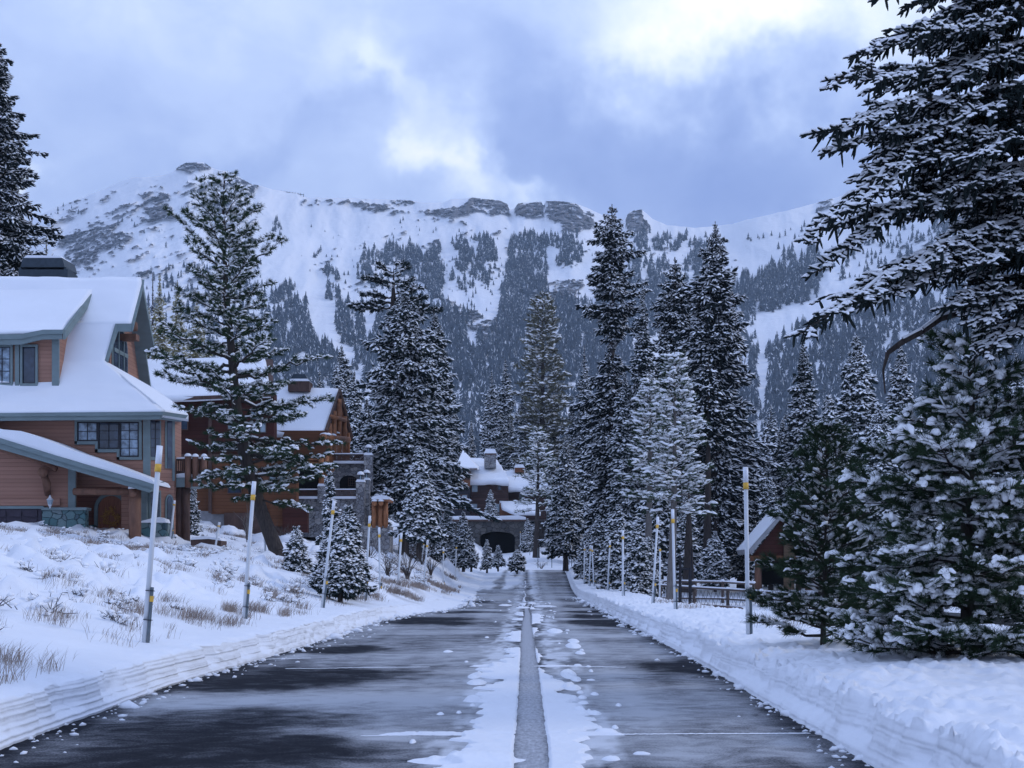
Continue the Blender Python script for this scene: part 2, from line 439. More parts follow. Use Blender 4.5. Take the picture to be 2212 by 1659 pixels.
# packed, scraped snow over the far part of the road
ps = sm(0.40, 0.62, fbm(RX * .9, RY * .10, 111, 4) + 0.34 * sm(76, 100, RY) * (1 - sm(0.4, 1.2, RX)) + .30 * sm(96, 104, RY) * sm(.4, 1.2, .9 - np.abs(RX + 1.55)) - .30 + 0.12 * sm(100, 125, RY))
ps = ps * sm(70, 84, RY) * (1 - 0.92 * np.exp(-((RX + 2.1) / .20) ** 2)) * (1 - 0.92 * np.exp(-((RX + .15) / .28) ** 2)) * (1 - sm(.2, 1.0, RX) * .92)
RZ = RZ + 0.02 * ps
sl2 = sm(.50, .78, fbm(RX * 5, RY * 1.1, 117, 5, .65) + .30 * np.exp(-((np.abs(RX) - .5) / .38) ** 2) - .12) * np.exp(-(RX / 1.15) ** 4) * .75
ps = np.maximum(ps, sl2 * sm(0, 3, RY - 9))
V = np.stack([RX, RY, RZ], -1).reshape(-1, 3)
m = MT('wet_asphalt', 0.6, 0.35)
v = m.coord()
fine = m.noise(45, 4, 0.75, v); mid = m.noise(2.2, 9, 0.72, m.coord(scale=(0.85, 1.0, 1)), .8)
a = m.attr('frost')
k = m.math('ADD', a, m.math('MULTIPLY', m.math('SUBTRACT', fine, 0.5), 1.0))
k = m.math('ADD', k, m.math('MULTIPLY', m.math('SUBTRACT', mid, 0.5), 1.3))
base = m.ramp(k, [(0.0, (0.006, 0.007, 0.011)), (0.30, (0.019, 0.021, 0.028)), (0.48, (0.055, 0.058, 0.068)), (0.64, (0.16, 0.165, 0.18)), (1.0, (0.40, 0.415, 0.44))])
base = m.mix(m.attr('packed'), base, (0.72, 0.75, 0.80))
m.col(base)
m.l(m.ramp(k, [(0.2, (0.78,) * 3), (0.6, (0.6,) * 3)]), m.b.inputs['Roughness']); m.l(m.ramp(k, [(0.25, (0.05,) * 3), (0.65, (0.30,) * 3)]), m.b.inputs['Specular IOR Level'])
m.bump(fine, 0.35, 0.006)
M_road = m.m
o = link('road', npmesh('road', V, grid_faces(*RX.shape), M_road, True, attrs={'frost': np.clip(fr, .18, 1.1), 'packed': ps})); o['kind'] = 'structure'

# --- snow left between the wheel tracks, clods and the snow-filled joints across the road: one sheet of snow nobody could count
def strip(x0, x1, nx, y0, y1, r):
    ys = y0 * np.exp(np.arange(0, math.log(y1 / y0), r))[:, None]
    xs = np.linspace(x0, x1, nx)[None, :]
    return xs + 0 * ys, ys + 0 * xs
TX, TY = strip(-1.75, 1.6, 330, 10.2, 112, 0.0022)
cx = 0.03 * np.sin(TY * .11) + 0.05 * np.sin(TY * .31) * sm(35, 60, TY)
d_ = TX - cx
# ragged edges reaching sideways
rag = (fbm(TY * 1.15, TY * 0 + 5, 121, 4, .65)); rag2 = (fbm(TY * 1.0, TY * 0 + 9, 127, 4, .65))
inn = 0.125 + 0.02 * (fbm(TY * 3, d_ * 0, 131, 2) - .5)
ampL = np.interp(TY, [10, 15, 22, 27, 33, 37, 40, 48, 60, 75, 112], [.66, .74, .74, .42, .62, .50, .42, .42, .50, .16, .22])
ampR = np.interp(TY, [10, 15, 19, 22, 23, 26, 30, 33, 38, 45, 52, 60, 75, 112], [.62, .66, .56, .30, .10, .22, .02, .12, .30, .52, .48, .1, .05, .05])
oL = inn + ampL * (0.25 + 1.05 * rag ** 1.25) * (0.75 + .35 * fbm(TY * 6, d_ * 0, 139, 2)); oR = inn + ampR * (0.22 + 1.05 * rag2 ** 1.25) * (0.75 + .35 * fbm(TY * 6, d_ * 0, 149, 2))
gapL = sm(0.62, 0.5, fbm(TY * .22, TY * 0, 151, 2)) * sm(30, 22, TY) + sm(22, 30, TY) * sm(.42, .52, fbm(TY * .30, TY * 0, 153, 3))
gapL = np.maximum(gapL, sm(22, 18, TY)); gapR = np.maximum(sm(25, 20, TY), sm(.40, .50, fbm(TY * .22 + 3, TY * 0, 157, 2)))
mL = sm(0.0, .05, -d_ - inn) * sm(0.0, .05, oL * gapL - (-d_)); mR = sm(0.0, .05, d_ - inn) * sm(0.0, .05, oR * gapR - d_)
hh = np.maximum(mL, mR)
# side clods
cl = np.zeros_like(TX)
rc = np.random.RandomState(5)
clods = [(-.80, 20.8, .10, .5, .5), (-.72, 19.6, .14, .4, .6), (-.66, 16.9, .10, .18, .4), (.62, 21.2, .12, .9, .7), (.70, 20.2, .08, .4, .5), (.60, 18.7, .12, .35, .6), (.68, 18.0, .05, .12, .4),
         (.68, 17.3, .06, .15, .4), (.66, 16.6, .07, .14, .4), (.60, 15.6, .08, .15, .5), (.74, 15.4, .08, .15, .5), (.76, 13.55, .13, .16, .7), (.70, 11.7, .08, .10, .5),
         (-1.55, 27, .10, .3, .4), (.95, 29, .16, .9, .8), (1.02, 31, .13, .8, .6), (1.0, 26.5, .1, .4, .5), (.70, 36, .2, 1.2, .8), (-.2, 58, .3, 1.2, .6), (.75, 60, .5, .8, .7), (-1.0, 62, .3, 1.4, .6), (.2, 66, .2, 2.0, .5),
         (-.9, 13.42, .55, .05, .5), (.55, 13.42, .42, .05, .5), (-.5, 11.6, .5, .25, .6), (-.62, 22.9, .35, .12, .5), (.45, 22.9, .4, .10, .4)]
for _ in range(46):
    yq = 12 + 60 * rc.rand() ** 1.2
    clods.append((rc.choice([-1, 1]) * (0.62 + .45 * rc.rand()), yq, .03 + .06 * rc.rand() ** 2, (.05 + .1 * rc.rand()) * (yq / 14), .35))
for (x_, y_, a_, b_, h_) in clods:
    r2 = ((TX - x_) / a_) ** 2 + ((TY - y_) / b_) ** 2
    q = (1.15 - r2) * (0.55 + 0.9 * fbm(TX * 14, TY * 7 / max(1, b_ * 3), 161, 3))
    cl = np.maximum(cl, np.clip(q, -1, 1) * h_ * (r2 < 2.5))
joint = 1 - 0.9 * np.exp(-((TY - 13.42 - .05 * TX) / .05) ** 2) - .9 * np.exp(-((TY - 22.75) / .09) ** 2) * (np.abs(d_) < .5)
slush = 0.0045 + 0 * TX
Z = ZR(TY) - 0.012 + np.clip(hh * joint, 0, 1) * (0.030 + 0.018 * fbm(TX * 9, TY * 5, 171, 3)) + np.where(cl > 0, cl ** .7 * .085 if False else np.clip(cl, 0, 1) ** .7 * .075, 0)
keep = (hh > 0.02) | (cl > -0.02) & (cl != 0)
fa = grid_faces(*TX.shape)
kk = keep.ravel()
fa = fa[kk[fa].any(1)]
V = np.stack([TX, TY, Z], -1).reshape(-1, 3)
used = np.unique(fa); remap = np.zeros(len(V), np.int64); remap[used] = np.arange(len(used))
o = link('road_snow', npmesh('road_snow', V[used], remap[fa], M_snow, True)); o['kind'] = 'stuff'
tag(o, 'ragged strips and clods of leftover snow along the middle of the wet road', 'snow')
# compacted tyre track
ty = 10.0 * np.exp(np.arange(0, math.log(84 / 10.0), 0.004))[:, None]; tx = np.linspace(-.16, .16, 16)[None, :]
cx = 0.03 * np.sin(ty * .11) + 0.05 * np.sin(ty * .31) * sm(35, 60, ty)
m = MT('slush', 0.5, 0.4)
vv = m.coord(scale=(1, .25, 1)); f = m.noise(30, 4, .6, vv); a = m.attr('edge')
m.col(m.ramp(m.math('ADD', f, m.math('MULTIPLY', a, -.42)), [(0.08, (.07, .073, .082)), (.40, (.28, .29, .32)), (.75, (.50, .52, .56))])); m.bump(f, .4, .01)
TXX = tx * np.clip((74 - ty) / 38, 0, 1) * (.78 + .5 * fbm(ty * 1.6, np.sign(tx) * 5 + 0 * ty, 133, 4, .65)) + cx; ed = np.abs(tx / .16) ** 4 + 0 * ty
o = link('tyre_track', npmesh('tyre_track', np.stack([TXX, ty + 0 * tx, ZR(ty) + .006 + 0 * tx], -1).reshape(-1, 3), grid_faces(len(ty), 16), m.m, True, attrs={'edge': ed})); o['kind'] = 'structure'
# snow in the joints
jb = MB()
def joint_line(x0, x1, y0, y1, w, n, seed, zz=.006):
    rs = np.random.RandomState(seed); xs = np.linspace(x0, x1, n); pts = []
    for i, x in enumerate(xs):
        yv = y0 + (y1 - y0) * (x - x0) / (x1 - x0) + .012 * rs.randn() * y0 / 14; ww = w * (.55 + .9 * rs.rand()) * (0 if i in (0, n - 1) else 1)
        pts.append((x, yv, ww))
    vs = [(x, yv - w_ / 2, zz) for x, yv, w_ in pts] + [(x, yv + w_ / 2, zz + .004) for x, yv, w_ in pts]
    jb.add(vs, [(i, i + 1, n + i + 1, n + i) for i in range(n - 1)])
joint_line(.75, 2.75, 13.42, 13.5, .040, 90, 1); joint_line(-1.6, -.5, 13.3, 13.42, .016, 40, 2); joint_line(-3.9, -1.6, 22.3, 22.7, .04, 70, 3); joint_line(.3, 1.6, 22.9, 22.6, .07, 40, 4)
joint_line(-4.7, -3.9, 24.6, 25.0, .05, 30, 6)
o = jb.build('joint_snow', M_snow); o['kind'] = 'stuff'; tag(o, 'thin white lines of snow caught in the joints across the road', 'snow')

# crumbs of snow fallen from the banks
def crumbs():
    global crumb_mesh
    rs = np.random.RandomState(77); n = 1100
    y = 11 + 70 * rs.rand(n) ** 1.4; side = np.where(rs.rand(n) < .62, -1, 1); off = rs.gamma(1.2, .11, n) * (1 + y / 60) - .05
    x = np.where(side < 0, XL(y) + off, XR(y) - off * .7); s = (.010 + .038 * rs.rand(n) ** 3) * np.clip(y / 22, 1, 2.2); s = s * np.where(rs.rand(n) < .06, 2.2, 1)
    return np.stack([x, y, ZR(y)], -1), s, rs
# ------------------------------------------------------------------ mountain: a real height field, rock where it is steep
RU = [-900, -400, -100, 0, 75, 120, 150, 200, 250, 285, 330, 370, 385, 400, 440, 455, 470, 500, 540, 560, 590, 640, 660, 760, 870, 920, 960, 975, 990, 1020, 1080, 1096, 1102, 1112, 1118, 1170, 1174, 1178, 1200, 1240, 1260, 1300, 1349, 1353, 1362, 1385, 1398, 1410, 1440, 1500, 1540, 1580, 1640, 1700, 1800, 1850, 1950, 2100, 2212, 2600, 3000]
RV = [560, 560, 520, 495, 470, 448, 438, 418, 397, 383, 382, 374, 360, 352, 350, 360, 366, 372, 396, 400, 410, 416, 426, 428, 431, 438, 437, 430, 429, 427, 433, 440, 452, 450, 439, 436, 446, 434, 434, 438, 446, 463, 476, 466, 456, 453, 462, 474, 486, 492, 489, 484, 468, 455, 428, 412, 380, 330, 300, 260, 300]
NU, NR = 1150, 420
uu = np.linspace(-600, 2800, NU)[None, :]
vr1 = np.interp(uu, RU, RV) + 2.5 * (fbm(uu / 14, uu * 0, 201, 4) - 0.5)
kk_ = np.exp(-np.linspace(-2.2, 2.2, 61) ** 2); kk_ /= kk_.sum(); vr = np.convolve(np.pad(np.interp(uu, RU, RV)[0], 30, 'edge'), kk_, 'valid')[None]
f = np.concatenate([np.linspace(0, 1, NR) ** 0.9])[:, None]
VB = 1194.0
vv = VB + (vr - VB) * f + (vr1 - vr) * sm(.90, 1, f)
Uw = uu + 40 * (fbm(uu / 160, vv / 160, 203, 3) - 0.5)
dd = 230 + 2080 * f ** 0.88
dd = dd * (1 + 0.10 * (fbm(Uw / 210, vv / 420, 205, 4) - 0.5) * sm(0, .25, f) + 0.020 * (fbm(Uw / 40, vv / 55, 207, 4) - 0.5) * sm(.1, .4, f))
# rocky ground
def reg(u0, u1, v0, v1, su=20., sv=8.):
    return sm(u0 - su, u0 + su, uu) * (1 - sm(u1 - su, u1 + su, uu)) * sm(v0 - sv, v0 + sv, vv) * (1 - sm(v1 - sv, v1 + sv, vv))
n1 = fbm((uu + vv * .5) / 34, (vv + uu * .40) / 8, 211, 5, .62)
n2 = fbm(uu / 11, vv / 6, 213, 4, .6)
band = n1 * .65 + n2 * .35
left = reg(60, 600, 380, 760, 60, 20) * (1 - sm(520, 640, uu + (vv - 400) * -.2))
rk = left * (0.25 + .24 * fbm(uu / 60, vv / 38, 217, 4) + .16 * reg(390, 560, 380, 460, 30, 15) + .10 * reg(150, 260, 480, 560, 30, 20))
du_ = 22 * (fbm(uu / 16, vv / 12, 231, 4, .6) - .5); dv_ = 15 * (fbm(uu / 18 + 7, vv / 10, 233, 4, .6) - .5)
def cp(amp, *pts): return amp * inpoly(uu + du_ + 0 * vv, vv + dv_ + 0 * uu, pts)
cl = cp(.90, (1020, 424), (1085, 424), (1102, 446), (1101, 464), (1060, 461), (1030, 457), (985, 470), (925, 463), (905, 456), (950, 453), (990, 445))
for q_ in [cp(.60, (760, 438), (830, 440), (880, 456), (850, 461), (790, 452)), cp(.55, (900, 474), (960, 470), (1010, 478), (960, 484)),
           cp(.90, (1113, 441), (1140, 434), (1172, 434), (1176, 470), (1140, 470), (1116, 464)), cp(.74, (1180, 430), (1222, 432), (1250, 448), (1280, 458), (1288, 492), (1250, 500), (1215, 496), (1205, 480), (1180, 468)),
           cp(.9, (1350, 470), (1362, 450), (1385, 450), (1402, 478), (1404, 494), (1375, 500), (1350, 494)),
           cp(.93, (498, 372), (520, 376), (540, 416), (515, 408)), cp(.85, (528, 388), (556, 392), (552, 414), (538, 412)), cp(.75, (365, 364), (390, 350), (450, 350), (452, 360), (410, 372)),
           cp(.56, (960, 640), (1060, 690), (1110, 640), (1120, 720), (1040, 740)), cp(.56, (1140, 600), (1260, 605), (1250, 655), (1150, 650)), cp(.58, (120, 520), (210, 480), (290, 510), (240, 560), (170, 590)), cp(.6, (300, 420), (350, 410), (380, 470), (320, 480))]:
    cl = np.maximum(cl, q_)
rightr = reg(1560, 2212, 410, 600, 40, 20) * (.50) * sm(.35, .6, fbm(uu / 90, vv / 60, 219, 2)) * 1.03
scat = reg(640, 1560, 480, 640, 40, 20) * .36
rk = np.maximum.reduce([rk, cl, rightr, scat, reg(640, 900, 428, 445, 20, 4) * .5])
rock = sm(0.0, 0.10, rk - (1 - band) * 1.0 + .0)
rock = rock * (1 - .9 * sm(.54, .64, fbm(uu / 9 + vv / 11, vv / 3.0, 251, 4, .6)))
cliffy = np.clip(rock, 0, 1)
# where the rock is it stands out toward the viewer and is rough: push it out in the open air
n3 = fbm(uu / 5, vv / 3.5, 241, 3, .6)
dd = dd - 16 * cliffy * (0.1 + 1.2 * n2 + .8 * n3) * sm(.3, .7, f) - 10 * left * (n1 - .5) * 2
X = (uu - U0) / F * dd; Z = EYE + (V0 - vv) / F * dd
# back slope of the ridge
bk = []
for k_, (dx, dz) in enumerate([(25, -4), (90, -35), (260, -150), (700, -480)]):
    bk.append((X[-1] * (1 + dx / dd[-1]), dd[-1] + dx, Z[-1] + dz))
X = np.concatenate([X] + [b[0][None] for b in bk]); Y = np.concatenate([dd] + [b[1][None] for b in bk]); Z = np.concatenate([Z] + [b[2][None] for b in bk])
rock = np.concatenate([rock] + [rock[-1:] for _ in bk])
m = MT('mountain_snow_and_rock', 0.8, 0.1)
r = m.attr('rock'); nz = m.noise(0.02, 6, .65); nz2 = m.noise(.004, 4, .6)
rc_ = m.ramp(nz, [(.3, (.085, .085, .095)), (.7, (.20, .195, .205))])
nz3 = m.noise(.055, 5, .7, m.coord(scale=(.7, .7, 2.4)))
k = m.math('ADD', r, m.math('MULTIPLY', m.math('SUBTRACT', nz, .55), .9)); k = m.math('ADD', k, m.math('MULTIPLY', m.math('MULTIPLY', m.math('SUBTRACT', nz3, .49), 5.0), m.math('ADD', m.math('MULTIPLY', r, .75), .14)))
sn = m.ramp(nz2, [(.3, (.84, .85, .88)), (.7, (.92, .92, .94))])
m.col(m.mix(m.ramp(k, [(.35, (0, 0, 0)), (.55, (1, 1, 1))]), sn, rc_)); m.bump(m.math('ADD', nz, m.math('MULTIPLY', nz3, m.math('MULTIPLY', r, 1.0))), .7, 6.0)
me = npmesh('mountain', np.stack([X, Y, Z], -1).reshape(-1, 3), grid_faces(*X.shape), m.m, True, attrs={'rock': rock})
o = link('mountain', me); o['kind'] = 'structure'
MU, MD, MZ = uu[0], dd, Z[:NR]
def mpoint(u, v):
    """the point of the slope seen at (u, v)"""
    j = np.clip(((u + 600) / 3400 * (NU - 1)).astype(int), 0, NU - 1)
    vrj = vr[0, j]; ff = np.clip((VB - v) / (VB - vrj), 0, 1)
    i = np.clip((ff ** (1 / .9) * (NR - 1)).astype(int), 0, NR - 1)
    return X[i, j], Y[i, j], Z[i, j]
# ------------------------------------------------------------------ haze: cold winter air over the valley
hb = MB(); hb.box(-2700, 2900, -60, 3200, -2.2, 900)
hm = bpy.data.materials.new('haze'); hm.use_nodes = True
t_ = hm.node_tree; t_.nodes.remove(t_.nodes['Principled BSDF'])
pv = t_.nodes.new('ShaderNodeVolumePrincipled'); pv.inputs['Color'].default_value = (0.64, 0.81, 1.0, 1); pv.inputs['Density'].default_value = HAZE
pv.inputs['Anisotropy'].default_value = 0.2
t_.links.new(pv.outputs[0], t_.nodes['Material Output'].inputs['Volume'])
ho = hb.build('haze', hm); ho['kind'] = 'stuff'
tag(ho, 'thin blue winter haze filling the valley in front of the mountain', 'haze')
# ------------------------------------------------------------------ trees: generators
UP = np.array((0, 0, 1.0))
def nrm(a): return a / (np.linalg.norm(a, axis=-1, keepdims=True) + 1e-9)
def spindles(p0, p1, w, h, mid=0.45, roll=None):
    """small tapered sprigs from p0 to p1, w half-width, h half-height"""
    d = p1 - p0; side = nrm(np.cross(d, UP + 0 * d)); upv = nrm(np.cross(side, d))
    if roll is not None:
        c, s = np.cos(roll)[:, None], np.sin(roll)[:, None]
        side, upv = side * c + upv * s, upv * c - side * s
    m = p0 + d * (mid if np.isscalar(mid) else mid[:, None]); w = w[:, None]; h = h[:, None]
    V = np.stack([p0, m + side * w, m + upv * h, m - side * w, m - upv * h, p1], 1)
    T = np.array([(0, 2, 1), (0, 3, 2), (0, 4, 3), (0, 1, 4), (5, 1, 2), (5, 2, 3), (5, 3, 4), (5, 4, 1)])
    n = len(p0); Fa = (T[None] + (np.arange(n) * 6)[:, None, None]).reshape(-1, 3)
    return V.reshape(-1, 3), Fa
def sprays(p0, p1, w, droop, n=4):
    """flat drooping fans of 2 triangles: the hanging needles of a bough seen at a distance"""
    d = p1 - p0; side = nrm(np.cross(d, UP + 0 * d)); L = np.linalg.norm(d, axis=1, keepdims=True)
    a = p0 + d * .5 + side * w[:, None] - UP * droop[:, None]; b = p0 + d * .5 - side * w[:, None] - UP * droop[:, None]
    V = np.stack([p0, a, p1, b], 1); T = np.array([(0, 1, 2), (0, 2, 3)]); nn = len(p0)
    return V.reshape(-1, 3), (T[None] + (np.arange(nn) * 4)[:, None, None]).reshape(-1, 3)
def tubes(p0, p1, r0, r1, n=4):
    d = nrm(p1 - p0); ref = np.where(np.abs(d[:, 2:3]) < .95, UP, np.array((1., 0, 0)))
    a = nrm(np.cross(d, ref)); b = np.cross(d, a)
    an = np.arange(n) * 2 * pi / n
    ring = a[:, None] * np.cos(an)[None, :, None] + b[:, None] * np.sin(an)[None, :, None]
    V = np.concatenate([p0[:, None] + ring * r0[:, None, None], p1[:, None] + ring * r1[:, None, None]], 1)
    T = np.array([(k, (k + 1) % n, n + (k + 1) % n, n + k) for k in range(n)]); nn = len(p0)
    return V.reshape(-1, 3), (T[None] + (np.arange(nn) * 2 * n)[:, None, None]).reshape(-1, 4)
def join(parts):
    Vs = []; Fs = {}; o = 0
    for V, Fa in parts:
        Vs.append(V); Fs.setdefault(Fa.shape[1], []).append(Fa + o); o += len(V)
    return np.concatenate(Vs), [np.concatenate(x) for x in Fs.values()]
_ico = None
def blobs(c, ax, sx, sy, sz, rs, sub=1):
    """snow pillows: squashed, dented little domes; ax = direction they lie along"""
    global _ico
    if _ico is None: _ico = {}
    if sub not in _ico:
        import bmesh
        bm = bmesh.new(); bmesh.ops.create_icosphere(bm, subdivisions=sub, radius=1); bm.verts.index_update()
        _ico[sub] = (np.array([v.co[:] for v in bm.verts]), np.array([[v.index for v in f.verts] for f in bm.faces])); bm.free()
    B, T = _ico[sub]
    n = len(c); ax = nrm(ax); side = nrm(np.cross(ax, UP + 0 * ax)); u = nrm(np.cross(side, ax))
    J = 1 + 0.22 * (rs.rand(n, len(B)) - .5) * 2
    P = B[None] * J[..., None]
    zz = np.where(P[..., 2] < 0, P[..., 2] * .35, P[..., 2])
    V = c[:, None] + P[..., 0:1] * ax[:, None] * sx[:, None, None] + P[..., 1:2] * side[:, None] * sy[:, None, None] + zz[..., None] * u[:, None] * sz[:, None, None]
    return V.reshape(-1, 3), (T[None] + (np.arange(n) * len(B))[:, None, None]).reshape(-1, 3)

def trunk_tube(H, r0, rs, bend=0.0, top=1.0, n=8, seg=9, path=None):
    if path is None:
        t = np.linspace(0, top, seg)
        path = np.stack([bend * np.sin(t * 2.2) * H * .04, bend * np.sin(t * 3.1 + 1) * H * .02 - bend * sin(1) * H * .02, t * H - (t == 0) * 0.5], -1)
        rr = r0 * (1 - t * .93) + (t == 0) * r0 * .25
    else:
        path = np.array(path, float); t = (path[:, 2] - path[0, 2]) / H; rr = r0 * (1 - t * .9) + (t < .01) * r0 * .25
    return path, tubes(path[:-1], path[1:], rr[:-1], rr[1:], n)

def fir(seed, H, R, cb=0.08, nbr=330, droop=.30, tw=.55, tww=.085, irr=.3, snow=.75, r0=None, shape=.85, twist=None, top=1.0, step=.26, lean=0.0, prof=None, sides=None, smooth_snow=False, dead=0, front=0.):
    """a snow-laden fir: returns meshes for trunk, crown and snow"""
    rs = np.random.RandomState(seed); r0 = r0 or H * .016 + .04
    path, tr = trunk_tube(H, r0, rs, lean, top)
    z = np.sort(cb + (1 - cb) * rs.rand(nbr) ** 1.0 * .99) * top
    t = (z - cb) / (1 - cb)
    az = np.arange(nbr) * 2.39996 + rs.rand(nbr) * .9
    if prof is not None: pf = np.interp(z, [p[0] for p in prof], [p[1] for p in prof])
    else: pf = np.minimum((1 - t) ** shape, .65 + t * 3) + .015
    cl = 1 + irr * 2 * (vn(z * H / 1.6, az * 1.3 + seed, seed) - .5) + irr * 1.2 * (vn(z * H / 5, az * .8, seed + 3) - .5)
    tier = 1 + .55 * (vn(z * H / .75, az * .35 + 4, seed + 5) - .5)
    L = R * pf * (rs.rand(nbr) ** .8 * .62 + .55) * cl * tier
    L = L * (1 - front * np.clip(-np.sin(az), 0, 1) ** .5 * (z < .62 * top))
    if sides is not None:
        L = L * (1 + sides[1] * np.cos(az - sides[0]))
    L = np.clip(L, .12, None)
    bx = np.interp(z * H, path[:, 2], path[:, 0]); by = np.interp(z * H, path[:, 2], path[:, 1])
    base = np.stack([bx, by, z * H], -1)
    dr = np.stack([np.cos(az), np.sin(az), 0 * az], -1)
    slope = .34 * np.clip(t, 0, 1) ** 1.5 * 1.2 - .10 + .1 * rs.randn(nbr) * .6
    sag = droop * (1.05 - .6 * t)
    K = np.maximum(2, (L / step).astype(int) + 2)
    idx = np.repeat(np.arange(nbr), K)
    k = np.concatenate([np.arange(q) for q in K]); s = .10 + .90 * (k + .6 * rs.rand(len(k))) / K[idx]; s = np.clip(s, .06, 1)
    def pos(i, s): return base[i] + dr[i] * (L[i] * s)[:, None] + UP * (L[i] * (slope[i] * s - sag[i] * s ** 2 + .10 * s ** 4))[:, None]
    p = pos(idx, s)
    tp = []; te = []; sv = []
    lat = np.stack([-dr[:, 1], dr[:, 0], 0 * az], -1)
    reach = np.minimum(tw * (1.25 - .55 * s), L[idx] * .55 + .06) * (.45 + .55 * np.clip((1 - t[idx]) * 6, 0, 1))
    for sg in (-1, 1, 0, 0):
        jit = rs.randn(len(p), 3) * .18
        if sg == 0: dv = dr[idx] * .75 + jit * 1.8 - UP * (.45 + .25 * rs.rand(len(p)))[:, None] * (1 if len(tp) == 2 else -.1)
        else: dv = dr[idx] * .72 + lat[idx] * sg * .75 + jit - UP * .30
        dv = nrm(dv); tl = reach * (.55 + .75 * rs.rand(len(p)))
        tp.append(p + rs.randn(len(p), 3) * .02); te.append(p + dv * tl[:, None]); sv.append(s)
    tp = np.concatenate(tp); te = np.concatenate(te); sv = np.concatenate(sv)
    tip = pos(np.arange(nbr), np.ones(nbr)); tp = np.concatenate([tp, pos(np.arange(nbr), np.full(nbr, .85))]); te = np.concatenate([te, tip + (dr * .5 + UP * .05) * np.minimum(tw * .5, L * .3)[:, None]]); sv = np.concatenate([sv, np.ones(nbr)])
    n = len(tp); w = tww * (.45 + .75 * rs.rand(n)) * np.clip(np.linalg.norm(te - tp, axis=1) / (tw * .75), .4, 1.1)
    crown = [spindles(tp, te, w, w * .6, .5, rs.randn(n) * .5)]
    q = rs.rand(n) < .55
    crown.append(sprays(tp[q], te[q] - UP * .08, w[q] * 1.5, w[q] * 1.6))
    ntop = 7
    zt = top * H * (1 - .02 * np.arange(ntop)); 
    bend_top = np.array([path[-1, 0], path[-1, 1], 0])
    pt = bend_top + UP * zt[:, None]; crown.append(spindles(pt, pt + UP * .45, np.full(ntop, .05), np.full(ntop, .05)))
    # boughs: bare wood under the needles
    ii = np.arange(nbr); wood = [tr]; a0 = base; a1 = pos(ii, np.full(nbr, .5)); a2 = pos(ii, np.full(nbr, .95))
    wood.append(tubes(a0, a1, .012 + L * .010, .008 + L * .006, 3)); wood.append(tubes(a1, a2, .008 + L * .006, np.full(nbr, .005), 3))
    if dead:
        zd = rs.rand(dead) * cb * top * H; ad = rs.rand(dead) * 6.28; dd_ = np.stack([np.cos(ad), np.sin(ad), -.25 + .2 * rs.rand(dead)], -1)
        b0 = np.stack([0 * zd, 0 * zd, zd], -1); wood.append(tubes(b0, b0 + dd_ * (R * .5 * rs.rand(dead))[:, None], np.full(dead, .03), np.full(dead, .006), 3))
    keep = rs.rand(n) < 1.3 * snow * (.60 + .55 * sv) * (0.55 + .9 * vn(tp[:, 2] * 1.1, np.arctan2(tp[:, 1], tp[:, 0]) * 2.5, seed + 9))
    ks = np.where(keep)[0]; up = (w[ks] * .55)[:, None] * UP
    fr = (.05 + .25 * rs.rand(len(ks)))[:, None]
    s0 = tp[ks] * (1 - fr) + te[ks] * fr + up; s1 = te[ks] * .98 + tp[ks] * .02 + up * .6
    sw = w[ks] * (.8 + .6 * rs.rand(len(ks)))
    sn = spindles(s0, s1, sw, sw * .62, .55)
    V, Fa = join(wood); m1 = npmesh('trunk', V, Fa, M_bark, True)
    return m1, join(crown), sn

def tree_obj(kind, label, meshes, mats, loc, rz=0., sc=1., group=None, smooth=(True, False, True), cat='tree'):
    t = thing(kind, label, cat, loc, rz, group)
    if not isinstance(sc, (tuple, list)): sc = (sc, sc, sc)
    t.scale = sc
    for nm, me in meshes.items(): link(nm, me, t)
    return t
def fir_meshes(seed, H, R, mat=None, snowmat=None, **kw):
    t, c, s = fir(seed, H, R, **kw)
    return {'trunk': t, 'crown': npmesh('crown', c[0], c[1], mat or M_fir), 'snow_cover': npmesh('snow_cover', s[0], s[1], snowmat or M_snow_tree, kw.get('smooth_snow', False))}

def needles(c, ax, L, n, w, rs, spread=.9):
    """tufts of n thin needles at each point c, fanned about ax"""
    N_ = len(c); d = nrm(ax[:, None] * 1.0 + spread * rs.randn(N_, n, 3) * .6)
    ln = (L[:, None] * (.6 + .5 * rs.rand(N_, n)))[..., None]
    st = c[:, None] + ax[:, None] * (rs.rand(N_, n, 1) * L[:, None, None] * .5)
    sd_ = nrm(np.cross(d, rs.randn(N_, n, 3))) * w
    V = np.stack([st - sd_, st + sd_, st + d * ln], 2).reshape(-1, 3)
    return V, np.arange(N_ * n * 3).reshape(-1, 3)

